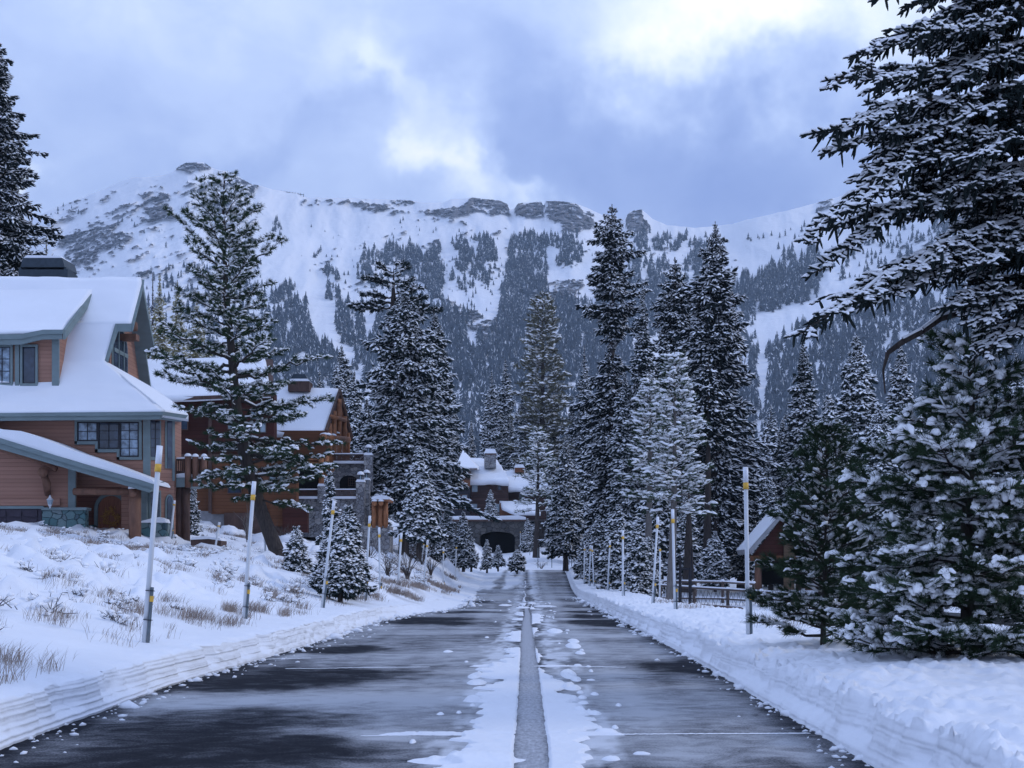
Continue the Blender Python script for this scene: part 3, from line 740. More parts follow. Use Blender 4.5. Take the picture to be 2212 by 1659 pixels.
def pine(seed, H, limbs, path=None, r0=.25, tuft=.30, nn=14, nw=.012, step=.28, snow=.6, bl=.5, sub=1, snowh=.5, reach=.55, wood_n=5, barkm=None, needm=None, bs=1.0, limb_r=1.0, spread=.9, limbsnow=0.3, cluster=0):
    """limbs: list of (z, azimuth, length, rise, curl)"""
    rs = np.random.RandomState(seed)
    path, tr = trunk_tube(H, r0, rs, path=path) if path is not None else trunk_tube(H, r0, rs, .4)
    wood = [tr]; C = []; A = []; ls0 = []; ls1 = []; lsr = []
    for (z, az, L, rise, curl) in limbs:
        b = np.array([np.interp(z, path[:, 2], path[:, 0]), np.interp(z, path[:, 2], path[:, 1]), z])
        k = max(4, int(L / .35)); s = np.linspace(0, 1, k + 1)
        azs = az + curl * .5 * s * (rs.rand() - .5) * 2
        P = b + np.stack([np.cos(azs) * L * s, np.sin(azs) * L * s, L * (rise * s + curl * s ** 2)], -1) + np.concatenate([[[0, 0, 0]], rs.randn(k, 3) * .035 * L ** .5])
        r = limb_r * (.014 * L + .012) * (1 - .85 * s)
        wood.append(tubes(P[:-1], P[1:], r[:-1], r[1:], wood_n)); ls0 += list(P[:-1]); ls1 += list(P[1:]); lsr += list(r[:-1])
        D = nrm(P[-1:] - P[:1])[0]; lat = nrm(np.cross(D, UP)[None])[0]
        ns = max(3, int(L * .85 / step))
        for j in range(ns):
            sj = .18 + .82 * (j + rs.rand() * .7) / ns; sj = min(sj, 1)
            pj = np.array([np.interp(sj, s, P[:, i]) for i in range(3)])
            for sg in (-1, 1):
                l2 = reach * (1.15 - .6 * sj) * min(1, L / 1.2) * (.5 + .8 * rs.rand())
                dv = D * .8 + lat * sg * (.8 + .3 * rs.rand()) + UP * (rs.randn() * .22 + .08); dv /= np.linalg.norm(dv)
                e = pj + dv * l2
                wood.append(tubes(pj[None], e[None], np.array([.006 + .006 * l2]), np.array([.005]), 3))
                m_ = max(1, int(l2 / (tuft * .62)))
                for q in range(m_):
                    C.append(pj + dv * l2 * (q + 1) / m_); A.append(dv + UP * .25)
                ls0.append(pj); ls1.append(e); lsr.append(.02)
        C.append(P[-1]); A.append(D + UP * .2)
    C = np.array(C); A = nrm(np.array(A)); n = len(C)
    nd = needles(C, A, np.full(n, tuft) * (.75 + .5 * rs.rand(n)), nn, nw, rs, spread)
    # snow pillows on the tufts and along the limbs
    q = rs.rand(n) < snow
    c = C[q] + A[q] * tuft * .30 + UP * tuft * .16; k = q.sum(); sz = tuft * bl * (.55 + .8 * rs.rand(k)) * bs
    Ax = A[q] * 1.0 + rs.randn(k, 3) * .25; Ax[:, 2] = Ax[:, 2] * .6 - .15
    sn = [blobs(c, Ax, sz * 1.35, sz * .72, sz * snowh, rs, sub)]
    for q2 in range(cluster):
        f2 = .45 + .35 * rs.rand(k); c2 = c + nrm(Ax + rs.randn(k, 3) * .5) * (sz * (.7 + .5 * rs.rand(k)))[:, None] * np.array((1, 1, .6)) - UP * (sz * .12)[:, None]
        sn.append(blobs(c2, Ax + rs.randn(k, 3) * .5 - UP * .5, sz * f2 * 1.3, sz * f2 * .8, sz * f2 * snowh * 1.1, rs, sub))
    a0, a1, ar = np.array(ls0), np.array(ls1), np.array(lsr); flat = np.abs(a1 - a0)[:, 2] < .75 * np.linalg.norm(a1 - a0, axis=1)
    kp = (rs.rand(len(a0)) < limbsnow) & flat; ar = ar[kp]
    sn.append(tubes(a0[kp] + UP * (ar * .75)[:, None], a1[kp] + UP * (ar * .6)[:, None], ar * .85 + .006, ar * .6 + .006, 5))
    V, Fa = join(wood); S = join(sn)
    return {'trunk': npmesh('trunk', V, Fa, barkm or M_bark, True), 'crown': npmesh('crown', nd[0], nd[1], needm or M_pine), 'snow_cover': npmesh('snow_cover', S[0], S[1], M_snow_tree, True)}

c_, s_, r_ = crumbs()
V, Fa = blobs(c_, r_.randn(len(c_), 3) * np.array((1, .4, .1)) + 1e-3, s_ * 1.5, s_ * 1.1, s_ * .9, r_, 1)
o = link('snow_crumbs', npmesh('snow_crumbs', V, Fa, M_snow, True)); o['kind'] = 'stuff'; tag(o, 'crumbs of snow fallen from the ploughed banks onto the road edges', 'snow')
# ------------------------------------------------------------------ the far woods on the mountain: masses of small firs
def lowfir(rs):
    """tiny fir, 1 m high: tiers of ragged skirts; returns verts, tris, snow flags"""
    V = []; Fa = []; S = []
    tiers = 7
    for k in range(tiers):
        z = .10 + .82 * k / tiers; r = .19 * (1 - (k / tiers) ** 1.2) * (.75 + .5 * rs.rand()) + .012; n = 6
        a0 = rs.rand() * 6; apex = len(V); V.append((rs.randn() * .012, rs.randn() * .012, z + .20))
        for j in range(n * 2):
            a = a0 + j * pi / n; rr = r * (1.1 if j % 2 else .55) * (.65 + .7 * rs.rand())
            V.append((rr * cos(a), rr * sin(a), z - (.05 if j % 2 else -.03) + .02 * rs.randn()))
        for j in range(n * 2):
            Fa.append((apex, apex + 1 + j, apex + 1 + (j + 1) % (n * 2))); S.append(1 if rs.rand() < .07 else 0)
    n0 = len(V); V += [(.012, 0, -.05), (-.008, .01, -.05), (-.008, -.01, -.05), (0, 0, .5)]; Fa += [(n0, n0 + 1, n0 + 3), (n0 + 1, n0 + 2, n0 + 3), (n0 + 2, n0, n0 + 3)]; S += [0, 0, 0]
    return np.array(V), np.array(Fa), np.array(S)
_rs = np.random.RandomState(11)
LOW = [lowfir(_rs) for _ in range(8)]
def c7(*pts): return [(658.3 + .33064 * x, 384 + .33064 * y) for x, y in pts]
def c8(*pts): return [(1207 + .2646 * x, 384 + .2646 * y) for x, y in pts]
polys = [  # (polygon in the photograph, trees, height m)
 (c7((365, 570), (380, 510), (500, 475), (620, 445), (700, 420), (750, 430), (745, 500), (640, 520), (540, 560), (470, 560)), 240, 11),
 (c7((560, 640), (600, 560), (745, 470), (800, 530), (830, 440), (885, 440), (905, 600), (920, 700), (900, 820), (830, 800), (780, 700), (700, 640)), 480, 12),
 (c7((340, 660), (380, 560), (470, 620), (560, 660), (700, 700), (780, 800), (620, 800), (480, 700)), 150, 11),
 (c7((960, 400), (1130, 390), (1260, 400), (1240, 560), (1210, 700), (1110, 690), (1070, 760), (1000, 720), (960, 660), (1010, 550), (960, 480)), 300, 12),
 (c7((1330, 385), (1480, 360), (1570, 385), (1600, 480), (1590, 640), (1580, 800), (1560, 900), (1390, 1000), (1280, 980), (1270, 850), (1300, 700), (1340, 500)), 900, 13),
 (c7((1590, 385), (1700, 375), (1785, 395), (1815, 480), (1820, 560), (1760, 560), (1640, 575), (1600, 480)), 200, 13),
 (c7((120, 575), (180, 575), (255, 650), (190, 700), (190, 800), (150, 800), (150, 700)), 60, 11),
 (c7((50, 500), (100, 470), (160, 500), (140, 520)), 14, 8),
 (c7((640, 830), (900, 870), (945, 790), (1000, 930), (1060, 900), (1115, 1010), (1240, 1010), (1390, 890), (1600, 880), (1660, 820), (1900, 780), (2157, 700), (2157, 1350), (900, 1350), (640, 1000)), 2300, 15),
 (c7((205, 800), (225, 750), (300, 870), (380, 900), (640, 850), (900, 1000), (900, 1350), (330, 1300), (325, 1190), (380, 1130), (240, 1060), (210, 950)), 700, 15),
 (c7((-220, 780), (-120, 760), (0, 800), (15, 940), (60, 1040), (180, 1130), (250, 1220), (310, 1290), (310, 1400), (-220, 1400)), 620, 14),
 (c7((-150, 690), (-60, 700), (-40, 780), (-150, 780)), 40, 12),
 (c7((600, 260), (640, 240), (690, 330), (600, 330)), 3, 8),
 (c8((590, 480), (750, 440), (950, 460), (950, 540), (800, 590), (640, 610)), 170, 12),
 (c8((1000, 460), (1060, 470), (1080, 510), (940, 600), (900, 590)), 60, 12),
 (c8((560, 600), (640, 590), (900, 720), (820, 830), (700, 760), (560, 800)), 160, 13),
 (c8((500, 800), (740, 830), (900, 800), (1200, 780), (1300, 1000), (1300, 1300), (500, 1300)), 700, 15),
 (c8((1060, 700), (1100, 540), (1220, 480), (1230, 600), (1150, 760)), 130, 13),
 ([(1590, 610), (1605, 660), (1650, 690), (1700, 672), (1760, 640), (1778, 575), (1762, 530), (1720, 545), (1640, 600)], 560, 17),
 ([(1480, 560), (1620, 600), (1640, 690), (1560, 720), (1480, 700)], 300, 15),
 ([(1480, 700), (1625, 730), (1640, 760), (1625, 1000), (1480, 1000)], 700, 15),
 ([(1660, 760), (1720, 705), (1800, 690), (1860, 640), (1960, 600), (2100, 590), (2300, 560), (2300, 1050), (1655, 1050)], 3300, 17),
 ([(1780, 560), (1860, 500), (1990, 450), (2120, 440), (2300, 400), (2300, 540), (1990, 560), (1860, 610), (1800, 620)], 360, 13),
 ([(1600, 520), (1700, 480), (1830, 440), (1860, 460), (1780, 520), (1640, 560)], 40, 11),
 ([(300, 600), (420, 560), (560, 560), (600, 640), (640, 760), (700, 830), (300, 830)], 420, 13),
 ([(585, 500), (600, 470), (610, 500), (600, 530)], 26, 10),
 ([(210, 480), (330, 450), (380, 520), (250, 560)], 22, 8),
 ([(100, 440), (200, 450), (120, 500)], 12, 8),
 ([(640, 480), (1560, 500), (1560, 640), (640, 640)], 150, 6),
 ([(930, 560), (1150, 560), (1150, 700), (930, 700)], 60, 8),
 ([(560, 820), (1700, 820), (1700, 1010), (560, 1010)], 1500, 15),
 ([(560, 1000), (1700, 1000), (1700, 1120), (560, 1120)], 500, 15),
 ([(1655, 1040), (2300, 1040), (2300, 1130), (1655, 1130)], 350, 15),
]
rs = np.random.RandomState(3)
PU, PV, PH = [], [], []
for poly, n, h in polys:
    xs = [p[0] for p in poly]; ys = [p[1] for p in poly]
    u = rs.uniform(min(xs), max(xs), n * 6); v = rs.uniform(min(ys), max(ys), n * 6)
    k = inpoly(u + 30 * (fbm(u / 14, v / 18, 401, 3) - .5) + 9 * (rs.rand(n * 6) - .5), v + 46 * (fbm(u / 12, v / 22, 403, 3) - .5) + 10 * (rs.rand(n * 6) - .5), poly) & (vn(u / 13, v / 22, 77) + .25 * rs.rand(n * 6) > .40)
    n = int(n * (1.25 if n >= 300 else 1.0)); u, v = u[k][:n], v[k][:n]
    PU.append(u); PV.append(v); PH.append(h * (.40 + 1.0 * rs.rand(len(u)) ** 1.2))
PU, PV, PH = map(np.concatenate, (PU, PV, PH))
fx, fy, fz = mpoint(PU, PV)
PH = PH * np.interp(fy, [300, 900, 1500, 2200], [1.0, 1.0, .95, .9])
def forest_mesh(name, x, y, z, h, mats):
    Vs = []; Fs = []; Ms = []; o = 0
    which = rs.randint(0, len(LOW), len(x))
    for w in range(len(LOW)):
        k = np.where(which == w)[0]
        if not len(k): continue
        V, Fa, S = LOW[w]; a = rs.rand(len(k)) * 6.28; c, s = np.cos(a)[:, None], np.sin(a)[:, None]; hh = h[k][:, None]
        wd = hh * (.75 + .6 * rs.rand(len(k)))[:, None]
        X_ = (V[:, 0] * c - V[:, 1] * s) * wd + x[k][:, None]; Y_ = (V[:, 0] * s + V[:, 1] * c) * wd + y[k][:, None]; Z_ = V[:, 2] * hh + z[k][:, None]
        Vs.append(np.stack([X_, Y_, Z_], -1).reshape(-1, 3)); Fs.append((Fa[None] + (np.arange(len(k)) * len(V))[:, None, None] + o).reshape(-1, 3)); Ms.append(np.tile(S, len(k))); o += len(k) * len(V)
    return npmesh(name, np.concatenate(Vs), np.concatenate(Fs), mats, False, np.concatenate(Ms))
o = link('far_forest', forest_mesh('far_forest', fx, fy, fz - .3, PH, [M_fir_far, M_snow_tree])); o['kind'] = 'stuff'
tag(o, 'far snow dusted fir woods in patches across the slopes of the mountain', 'forest')
# ------------------------------------------------------------------ trees one can point at
def at(u, d, v=None):
    x = (u - U0) / F * d
    z = gz(x, d) if v is None else EYE + (V0 - v) / F * d
    return (x, d, z)
def hgt(vt, d, z): return EYE + (V0 - vt) / F * d - z
def place_fir(kind, label, u, vt, d, half, seed, vb=None, group=None, mat=None, hmul=1.0, **kw):
    loc = at(u, d, vb); H = hgt(vt, d, loc[2]) * hmul; R = half / F * d
    return tree_obj(kind, label, fir_meshes(seed, H, R, mat=mat, **kw), None, loc, group=group)
EDGE = 'tall snowy firs beside the road'
# big fir at the left edge, behind the peach house
place_fir('fir_tree', 'tall dark snowy fir cut by the left edge of the photo behind the peach house', -22, 25, 92, 185, 101, nbr=620, tw=.62, irr=.42, shape=.95, snow=.62, cb=.25, step=.26, mat=M_fir_d)
place_fir('fir_tree', 'small tan leafless looking fir just above the black chimney cap', 100, 500, 150, 42, 102, nbr=260, mat=M_fir_sun_tan, snow=.4, tww=.1, irr=.5, vb=1100)
# sunlit firs behind the red brown house, the sunlight painted into their needles
for i, (u, vt, half, lab) in enumerate([(345, 590, 38, 'slender sunlit yellow green fir nearest the gable of the peach house'), (383, 605, 48, 'sunlit yellow green snow dusted fir left of the big pine above the flat snowy roof'),
        (425, 640, 55, 'broad sunlit yellow green fir directly behind the left boughs of the big pine'), (322, 660, 38, 'low sunlit yellow green fir partly hidden by the peach house gable')]):
    place_fir('fir_tree', lab, u, vt, 135 + 6 * i, half, 110 + i, nbr=420, mat=M_fir_sun_tan, snow=.7, tww=.12, tw=.7, irr=.3, vb=1120)
place_fir('fir_tree', 'dark green little fir top beside the sunlit firs above the red brown house roof', 330, 590, 190, 16, 117, nbr=150, mat=M_fir_far, tww=.15, vb=1100)
place_fir('fir_tree', 'snowy fir with a rounded head behind the roof chimney of the log house', 738, 745, 165, 44, 120, nbr=330, snow=.85, tww=.13, tw=.7, vb=1080, shape=.7)
place_fir('fir_tree', 'dark narrow fir between the log house gable and the broken topped fir', 792, 860, 120, 48, 121, nbr=360, snow=.55, tww=.1, mat=M_fir_d, vb=1150)
place_fir('fir_tree', 'snowy fir standing right behind the log house gable peak', 765, 800, 140, 40, 122, nbr=300, snow=.8, tww=.12, vb=1120)
place_fir('fir_tree', 'snowy fir behind the stone chimney of the red brown house', 690, 800, 150, 34, 123, nbr=260, snow=.8, tww=.12, vb=1120)
# fir with an old broken top, left of the road
t_old = place_fir('fir_tree', 'broad snowy fir left of the road whose old flat top spreads bare crooked limbs', 872, 628, 95, 128, 130, nbr=520, tw=.66, tww=.095, irr=.5, snow=.85, shape=.72, front=.6, cb=.20, dead=14, step=.27, vb=1203)
place_fir('fir_tree', 'tall snowy fir just right of the broken topped fir above the centre lodge turret', 938, 672, 112, 66, 131, nbr=520, tw=.65, tww=.10, irr=.35, snow=.72, shape=.75, cb=.17, dead=10, front=.4, vb=1165)
place_fir('fir_tree', 'slim young fir with thick white snow leaning against the broken topped fir', 905, 962, 84, 42, 132, nbr=300, tw=.45, tww=.10, snow=1.2, cb=.12, vb=1185)
place_fir('fir_tree', 'snowy fir filling the gap left of the centre lodge turret', 975, 830, 228, 34, 133, nbr=320, snow=.8, tww=.15, tw=.8, vb=1150)
# firs behind the centre lodge
ctr = [(1062, 800, 40, 225, .85, 'snow laden fir directly above the stone lodge chimney'), (1092, 775, 44, 240, .95, 'frosted fir with the highest tip in the row behind the lodge chimney'), (1128, 840, 36, 222, .9, 'frosted fir over the right hand roof of the lodge'),
       (1018, 905, 22, 235, 1.1, 'small pale fir between turret roof and wood behind the lodge'), (1188, 830, 30, 225, .9, 'fir behind the right flank of the old dark trunked tree'), (1262, 745, 32, 222, .9, 'tall frosted fir just left of the broken topped fir on the right'),
       (1236, 850, 26, 222, .95, 'middling fir over the slim roadside fir'), (1050, 880, 26, 228, 1.1, 'short frosted fir touching the lodge chimney top'), (1105, 905, 22, 226, 1.0, 'short frosted fir between the two lodge chimneys'), (1150, 900, 24, 228, 1.0, 'narrow fir immediately left of the roadside pine top')]
for i, (u, vt, half, d, sn, lab) in enumerate(ctr):
    place_fir('fir_tree', lab, u, vt, d, half, 140 + i, nbr=330, snow=sn, tww=.15, tw=.8, irr=.25, vb=1170, shape=.8)
# right of the road
place_fir('fir_tree', 'slim snowy fir with a dark leaning foot at the end of the road', 1222, 950, 128, 44, 160, nbr=380, tw=.6, tww=.10, snow=.8, cb=.10, shape=.78, vb=1222, irr=.4)
place_fir('fir_tree', 'highest ragged fir right of the road with a gap in its crown below the top', 1322, 441, 118, 66, 161, nbr=470, tw=.7, tww=.10, snow=.7, irr=.8, front=.6, cb=.12, prof=[(0, .3), (.12, .9), (.3, 1.0), (.52, .75), (.60, .18), (.65, .22), (.70, 1.0), (.76, .80), (.82, .45), (.88, .62), (.94, .32), (1, .04)], vb=1240, mat=M_fir_d, r0=.5)
place_fir('fir_tree', 'shorter snow dusted fir between the ragged highest fir and the twin trunked fir', 1388, 618, 108, 56, 162, nbr=470, tw=.6, tww=.10, snow=.75, irr=.35, cb=.12, vb=1250)
place_fir('fir_tree', 'fir with a rounded dark head second from the twin trunked fir on its left', 1458, 555, 112, 58, 163, nbr=430, front=.3, tw=.62, tww=.10, snow=.66, irr=.5, cb=.15, vb=1252, mat=M_fir_d, prof=[(0, .4), (.2, .9), (.5, .95), (.56, .5), (.62, .9), (.85, .62), (1, .06)])
place_fir('fir_tree', 'huge snowy fir with two black trunks behind the rail fence', 1545, 478, 98, 122, 164, nbr=720, tw=.72, tww=.095, snow=.72, irr=.5, cb=.10, shape=.80, front=.93, vb=1256, r0=.36, step=.28, mat=M_fir_d)
t2 = thing('fir_tree', 'bare black second trunk close beside the huge fir behind the rail fence', 'tree', at(1527, 95.5, 1256))
_, (V_, F_) = trunk_tube(15.5, .34, np.random.RandomState(4), .15); link('trunk', npmesh('trunk', V_, F_, M_bark, True), t2)
c_ = fir(165, 15.5, 2.2, cb=.62, nbr=70, snow=.6, tww=.1); link('crown', npmesh('crown', c_[1][0], c_[1][1], M_fir_d), t2); link('snow_cover', npmesh('snow_cover', c_[2][0], c_[2][1], M_snow_tree), t2)
rr_ = [(1350, 800, 108, 46, 'mid height dark fir whose crown fills the foot of the ragged highest fir'), (1425, 845, 92, 44, 'olive green snowy fir directly behind the leaning marker pole right of the road'), (1482, 900, 103, 40, 'thick dark fir left of the twin trunked fir at half its height'),
       (1318, 900, 125, 34, 'dark snowy fir on the left flank of the ragged highest fir'), (1600, 860, 104, 50, 'snowy fir half hidden behind the tallest marker pole'), (1480, 1060, 86, 28, 'low snowy fir behind the black metal frame')]
for i, (u, vt, d, half, lab) in enumerate(rr_):
    place_fir('fir_tree', lab, u, vt, d, half, 170 + i, nbr=480, tw=.6, tww=.10, snow=.78, irr=.4, cb=.06, shape=.78, vb=1258)
yg = [(1292, 1110, 97, 30, 1276), (1335, 1088, 80, 42, 1288), (1376, 1130, 74, 36, 1290), (1266, 1150, 106, 22, 1256), (1400, 1160, 76, 30, 1288), (1545, 1150, 90, 30, 1262)]
yl = ['young snowy fir leftmost of the thicket beside the right road bank', 'widest young fir in the thicket beside the right road bank', 'young fir at the right end of the roadside thicket', 'small young fir nearest the crest of the road', 'low young fir in front of the grey trunks', 'young fir behind the middle of the rail fence']
for i, (u, vt, d, half, vb) in enumerate(yg):
    place_fir('young_fir', yl[i], u, vt, d, half, 180 + i, nbr=230, tw=.42, tww=.075, snow=1.0, irr=.3, cb=.02, vb=vb, step=.18, shape=.7, droop=.2, group='young firs along the right road bank')
far_r = [(1690, 905, 105, 44, .8, 'snowy fir just above the shelter roof'), (1735, 735, 100, 54, .7, 'tall olive snowy fir left of the broken bough'), (1850, 722, 84, 78, 1.1, 'broad fir with thick white snow behind the green sapling pine'), (1945, 745, 92, 62, .85, 'dark snowy fir right of the broad white fir'),
         (2035, 790, 96, 50, .85, 'snowy fir seen behind the top of the big right hand pine'), (1650, 985, 120, 40, .8, 'frosted fir between twin trunked fir and shelter roof'), (1790, 850, 72, 58, 1.1, 'snow heaped fir directly over the sapling pine tip'), (2140, 820, 90, 60, .8, 'fir at the right edge behind the big pine'),
         (1900, 870, 66, 60, 1.0, 'snow heaped fir above the left boughs of the big right hand pine'), (1665, 1030, 96, 34, .9, 'little fir touching the left eave of the shelter'), (2195, 760, 100, 50, .8, 'fir cut by the right edge of the photo')]
for i, (u, vt, d, half, sn, lab) in enumerate(far_r):
    place_fir('fir_tree', lab, u, vt, d, half, 190 + i, nbr=520, tw=.6, tww=.105, snow=sn, irr=.35, cb=.05, shape=.7, vb=1262)
# left of the road, near
lf = [(641, 1138, 52, 28, 1236, 'small snowy fir right of the leaning pine trunk'), (752, 1092, 46, 46, 1276, 'bushy snow heaped fir behind the third left marker pole'), (735, 1120, 43.5, 38, 1280, 'low front fir of the snow heaped clump behind the third left marker pole'), (712, 1010, 50, 22, 1262, 'thin fir with a star shaped tip in front of the stone wall'), (706, 1168, 44, 32, 1272, 'lowest bushy fir in the clump behind the third left marker pole'),
      (418, 1042, 75, 13, 1160, 'narrow snow caked fir squeezed behind the balcony posts'), (966, 1092, 116, 24, 1208, 'young snowy fir left of the stone portal'), (1001, 1104, 112, 25, 1222, 'young fir among the marker poles left of the crest'), (1060, 1058, 190, 13, 1118, 'slender snow plastered fir on the lodge terrace'),
      (1052, 1166, 125, 13, 1226, 'small fir in front of the dark arch'), (1076, 1178, 118, 11, 1222, 'tiny snowy fir at the right foot of the arch'), (1117, 1188, 122, 17, 1228, 'squat little fir at the head of the road'), (1140, 1120, 188, 16, 1190, 'snow plastered fir at the right end of the stone portal'), (940, 1120, 105, 24, 1205, 'young fir below the slim lodge side firs'),
      (1018, 1160, 112, 13, 1222, 'short young fir nearest left of the arch'), (895, 1105, 96, 26, 1200, 'young fir at the foot of the broken topped fir')]
for i, (u, vt, d, half, vb, lab) in enumerate(lf):
    small = d < 60
    place_fir('young_fir', lab, u, vt, d, half, 210 + i, nbr=150 if small else 170, tw=.30 if small else .42, tww=.055 if small else .075, snow=1.25, irr=.25, cb=.02, vb=vb, step=.12 if small else .18, shape=.75, droop=.12, smooth_snow=small)

# crooked limbs of the old fir top
def limbs_only(parent, base, specs, seed, **kw):
    m = pine(seed, 3.0, specs, path=[(0, 0, -.5), (0, 0, 1.2), (0.02, 0, 2.6), (0, 0, 3.0)], **kw)
    r = parent
    for nm, me in m.items():
        o = link(nm, me, parent); o.location = base
    return r
lo = t_old.location
bx = (850 - U0) / F * 95.6 - lo[0]; bz = EYE + (V0 - 665) / F * 95.6 - lo[2]
limbs_only(t_old, (bx, .6, bz), [(.2, 0.05, 3.0, -.16, .05), (.0, -.2, 2.2, -.1, -.05), (.1, 3.4, 2.3, -.2, .03), (.5, .3, 2.1, .0, .1), (.9, -.25, 1.6, .12, .1), (1.6, .2, 1.2, .25, 0), (.3, 3.3, 2.6, -.16, .05), (.8, 3.0, 2.0, -.05, .1), (1.4, 2.8, 1.5, .3, .1), (1.7, 3.4, 1.9, .05, .05), (2.3, 0, .9, .5, 0), (2.4, 3.1, 1.0, .4, 0), (2.1, 1.7, .9, .3, 0), (2.6, -.7, .7, .4, 0), (1.2, -1.5, 1.2, .1, .1)],
           301, r0=.24, tuft=.34, nn=24, nw=.04, step=.22,  snow=.7, needm=M_fir, limb_r=1.9, bl=.5, reach=.75)

# big pine in front of the red brown house
d = 60.0
base = at(603, d, 1212)
pth = [((u - 603) / F * d, 0, (1212 - v) / F * d) for u, v in [(607, 1226), (598, 1190), (566, 1110), (547, 1050), (527, 980), (514, 900), (506, 830), (500, 760), (489, 640), (484, 520), (482, 440), (486, 372)]]
Hp = pth[-1][2]
rs = np.random.RandomState(31); LB = []
prof = [(395, 22), (430, 52), (480, 78), (540, 98), (580, 108), (640, 92), (700, 128), (760, 122), (790, 178), (830, 165), (880, 190), (930, 180), (990, 205), (1040, 170), (1080, 120), (1110, 40)]
for i in range(104):
    v = 390 + (1085 - 390) * ((i + .5 * rs.rand()) / 104) ** .9; hw = np.interp(v, [p[0] for p in prof], [p[1] for p in prof])
    az = i * 2.39996 + rs.rand() * .7; side = cos(az)
    if v > 860: hw *= 1.0 if side > 0 else .55
    if 600 < v < 760: hw *= (.8 if side > 0 else 1.05)
    L = hw / F * d * (.62 + .5 * rs.rand()) * (1.1 if abs(side) > .6 else .9)
    rise = np.interp(v, [390, 600, 800, 1085], [.75, .42, .12, -.18]) + .15 * rs.randn()
    LB.append(((1212 - v) / F * d, az, max(.3, L), rise - .05, .12))
m = pine(32, Hp, LB, path=pth, r0=.34, tuft=.23, nn=40, nw=.015, step=.24, snow=.55, bl=.52, sub=1, cluster=1, reach=.55, limb_r=1.25, spread=1.25, limbsnow=.45)
tree_obj('pine_tree', 'big snowy pine with a leaning curved trunk in front of the red brown house', m, None, base)
# open pines right of the road
def side_pine(kind, lab, u, vb, vt, d, half, seed, n, cb, **kw):
    loc = at(u, d, vb); H = hgt(vt, d, loc[2]); rs = np.random.RandomState(seed); LB = []
    for i in range(n):
        t = cb + (.98 - cb) * (i + rs.rand() * .5) / n; a = i * 2.4 + rs.rand()
        L = half / F * d * (1.05 - ((t - cb) / (1 - cb)) ** 1.6) * (.45 + .75 * rs.rand()) + .15
        LB.append((t * H, a, L, -.05 + .6 * t + .12 * rs.randn() - .15, .05))
    return tree_obj(kind, lab, pine(seed + 1, H, LB, **kw), None, loc)
side_pine('pine_tree', 'airy pine with a straight dark trunk beside the centre lodge', 1158, 1196, 925, 165, 40, 40, 50, .34, r0=.35, tuft=.5, nn=12, nw=.03, snow=.75, step=.5, reach=1.0, limb_r=1.2)
side_pine('pine_tree', 'slender pine with a pale grey trunk behind the black metal frame', 1449, 1300, 760, 70, 62, 44, 80, .36, r0=.24, tuft=.34, nn=10, nw=.016, snow=.72, step=.34, reach=.7, barkm=M_bark_g)
side_pine('pine_tree', 'second grey trunked pine left of the black metal frame', 1397, 1272, 820, 82, 52, 48, 70, .42, r0=.27, tuft=.36, nn=10, nw=.02, snow=.72, step=.38, reach=.7, barkm=M_bark_g)
t3 = thing('dead_tree', 'dark bare trunk standing behind the rail fence right of the black metal frame', 'tree trunk', at(1487, 84, 1262))
_, (V_, F_) = trunk_tube(6.5, .36, np.random.RandomState(5), .1); link('trunk', npmesh('trunk', V_, F_, M_bark, True), t3)
side_pine('fir_tree', 'old grey green tree with a long dark trunk and thin crown high above the lodge', 1164, 1165, 630, 222, 64, 48, 105, .30, r0=.75, tuft=.75, nn=22, nw=.06, snow=.62, step=.55, reach=1.5, limb_r=1.6, needm=M_fir_sunwarm)
# ------------------------------------------------------------------ near pines and the great fir on the right
M_twig = plain('twig_bark', (.16, .13, .115), .9, .3, 30)
loc = at(1777, 21.0, 1392); H = hgt(915, 21.0, loc[2]); rs = np.random.RandomState(61); LB = []
for i in range(92):
    t = .03 + .93 * ((i + rs.rand() * .5) / 92) ** 1.0; a = i * 2.4 + rs.rand() * .6
    L = 128 / F * 21 * (1.02 - t ** 1.5) * (.7 + .5 * rs.rand()) + .10
    LB.append((t * H, a, L, .42 * t + .12 + .1 * rs.randn(), .12))
tree_obj('sapling_pine', 'bushy dark green sapling pine right of the tall marker pole beside the snow field', pine(62, H, LB, r0=.045, tuft=.14, nn=46, nw=.0042, snow=.16, step=.10, reach=.36, sub=1, bl=.36, cluster=2, barkm=M_bark, spread=.75, limbsnow=.25), None, loc)
# big right hand pine
d = 17.6; loc = at(2092, d, 1452); H = hgt(640, d, loc[2]); rs = np.random.RandomState(63); LB = []
pth = [((u - 2092) / F * d, 0, (1452 - v) / F * d) for u, v in [(2090, 1500), (2094, 1400), (2090, 1250), (2088, 1120), (2098, 980), (2100, 880), (2092, 760), (2088, 680), (2086, 640)]]
for i in range(92):
    t = .02 + .86 * ((i + rs.rand() * .5) / 92) ** 1.05; a = i * 2.4 + rs.rand() * .6
    v = 1452 - t * (1452 - 640)
    hw = np.interp(v, [640, 720, 800, 860, 930, 1000, 1060, 1150, 1250, 1340, 1420, 1452], [30, 50, 90, 105, 150, 215, 265, 250, 275, 290, 270, 200])
    L = hw / F * d * (.68 + .42 * rs.rand())
    LB.append(((1452 - v) / F * d, a, L, np.interp(v, [640, 900, 1100, 1300, 1450], [.55, .22, .05, -.12, .04]) + .10 * rs.randn(), .06))
tree_obj('pine_tree', 'big bushy pine heaped with snow filling the lower right corner', pine(64, H, LB, path=pth, r0=.125, tuft=.165, nn=54, nw=.0050, snow=.38, step=.13, reach=.52, sub=1, bl=.46, snowh=.62, cluster=3, barkm=M_bark, spread=.78, limbsnow=.55, limb_r=.9, wood_n=6), None, loc)

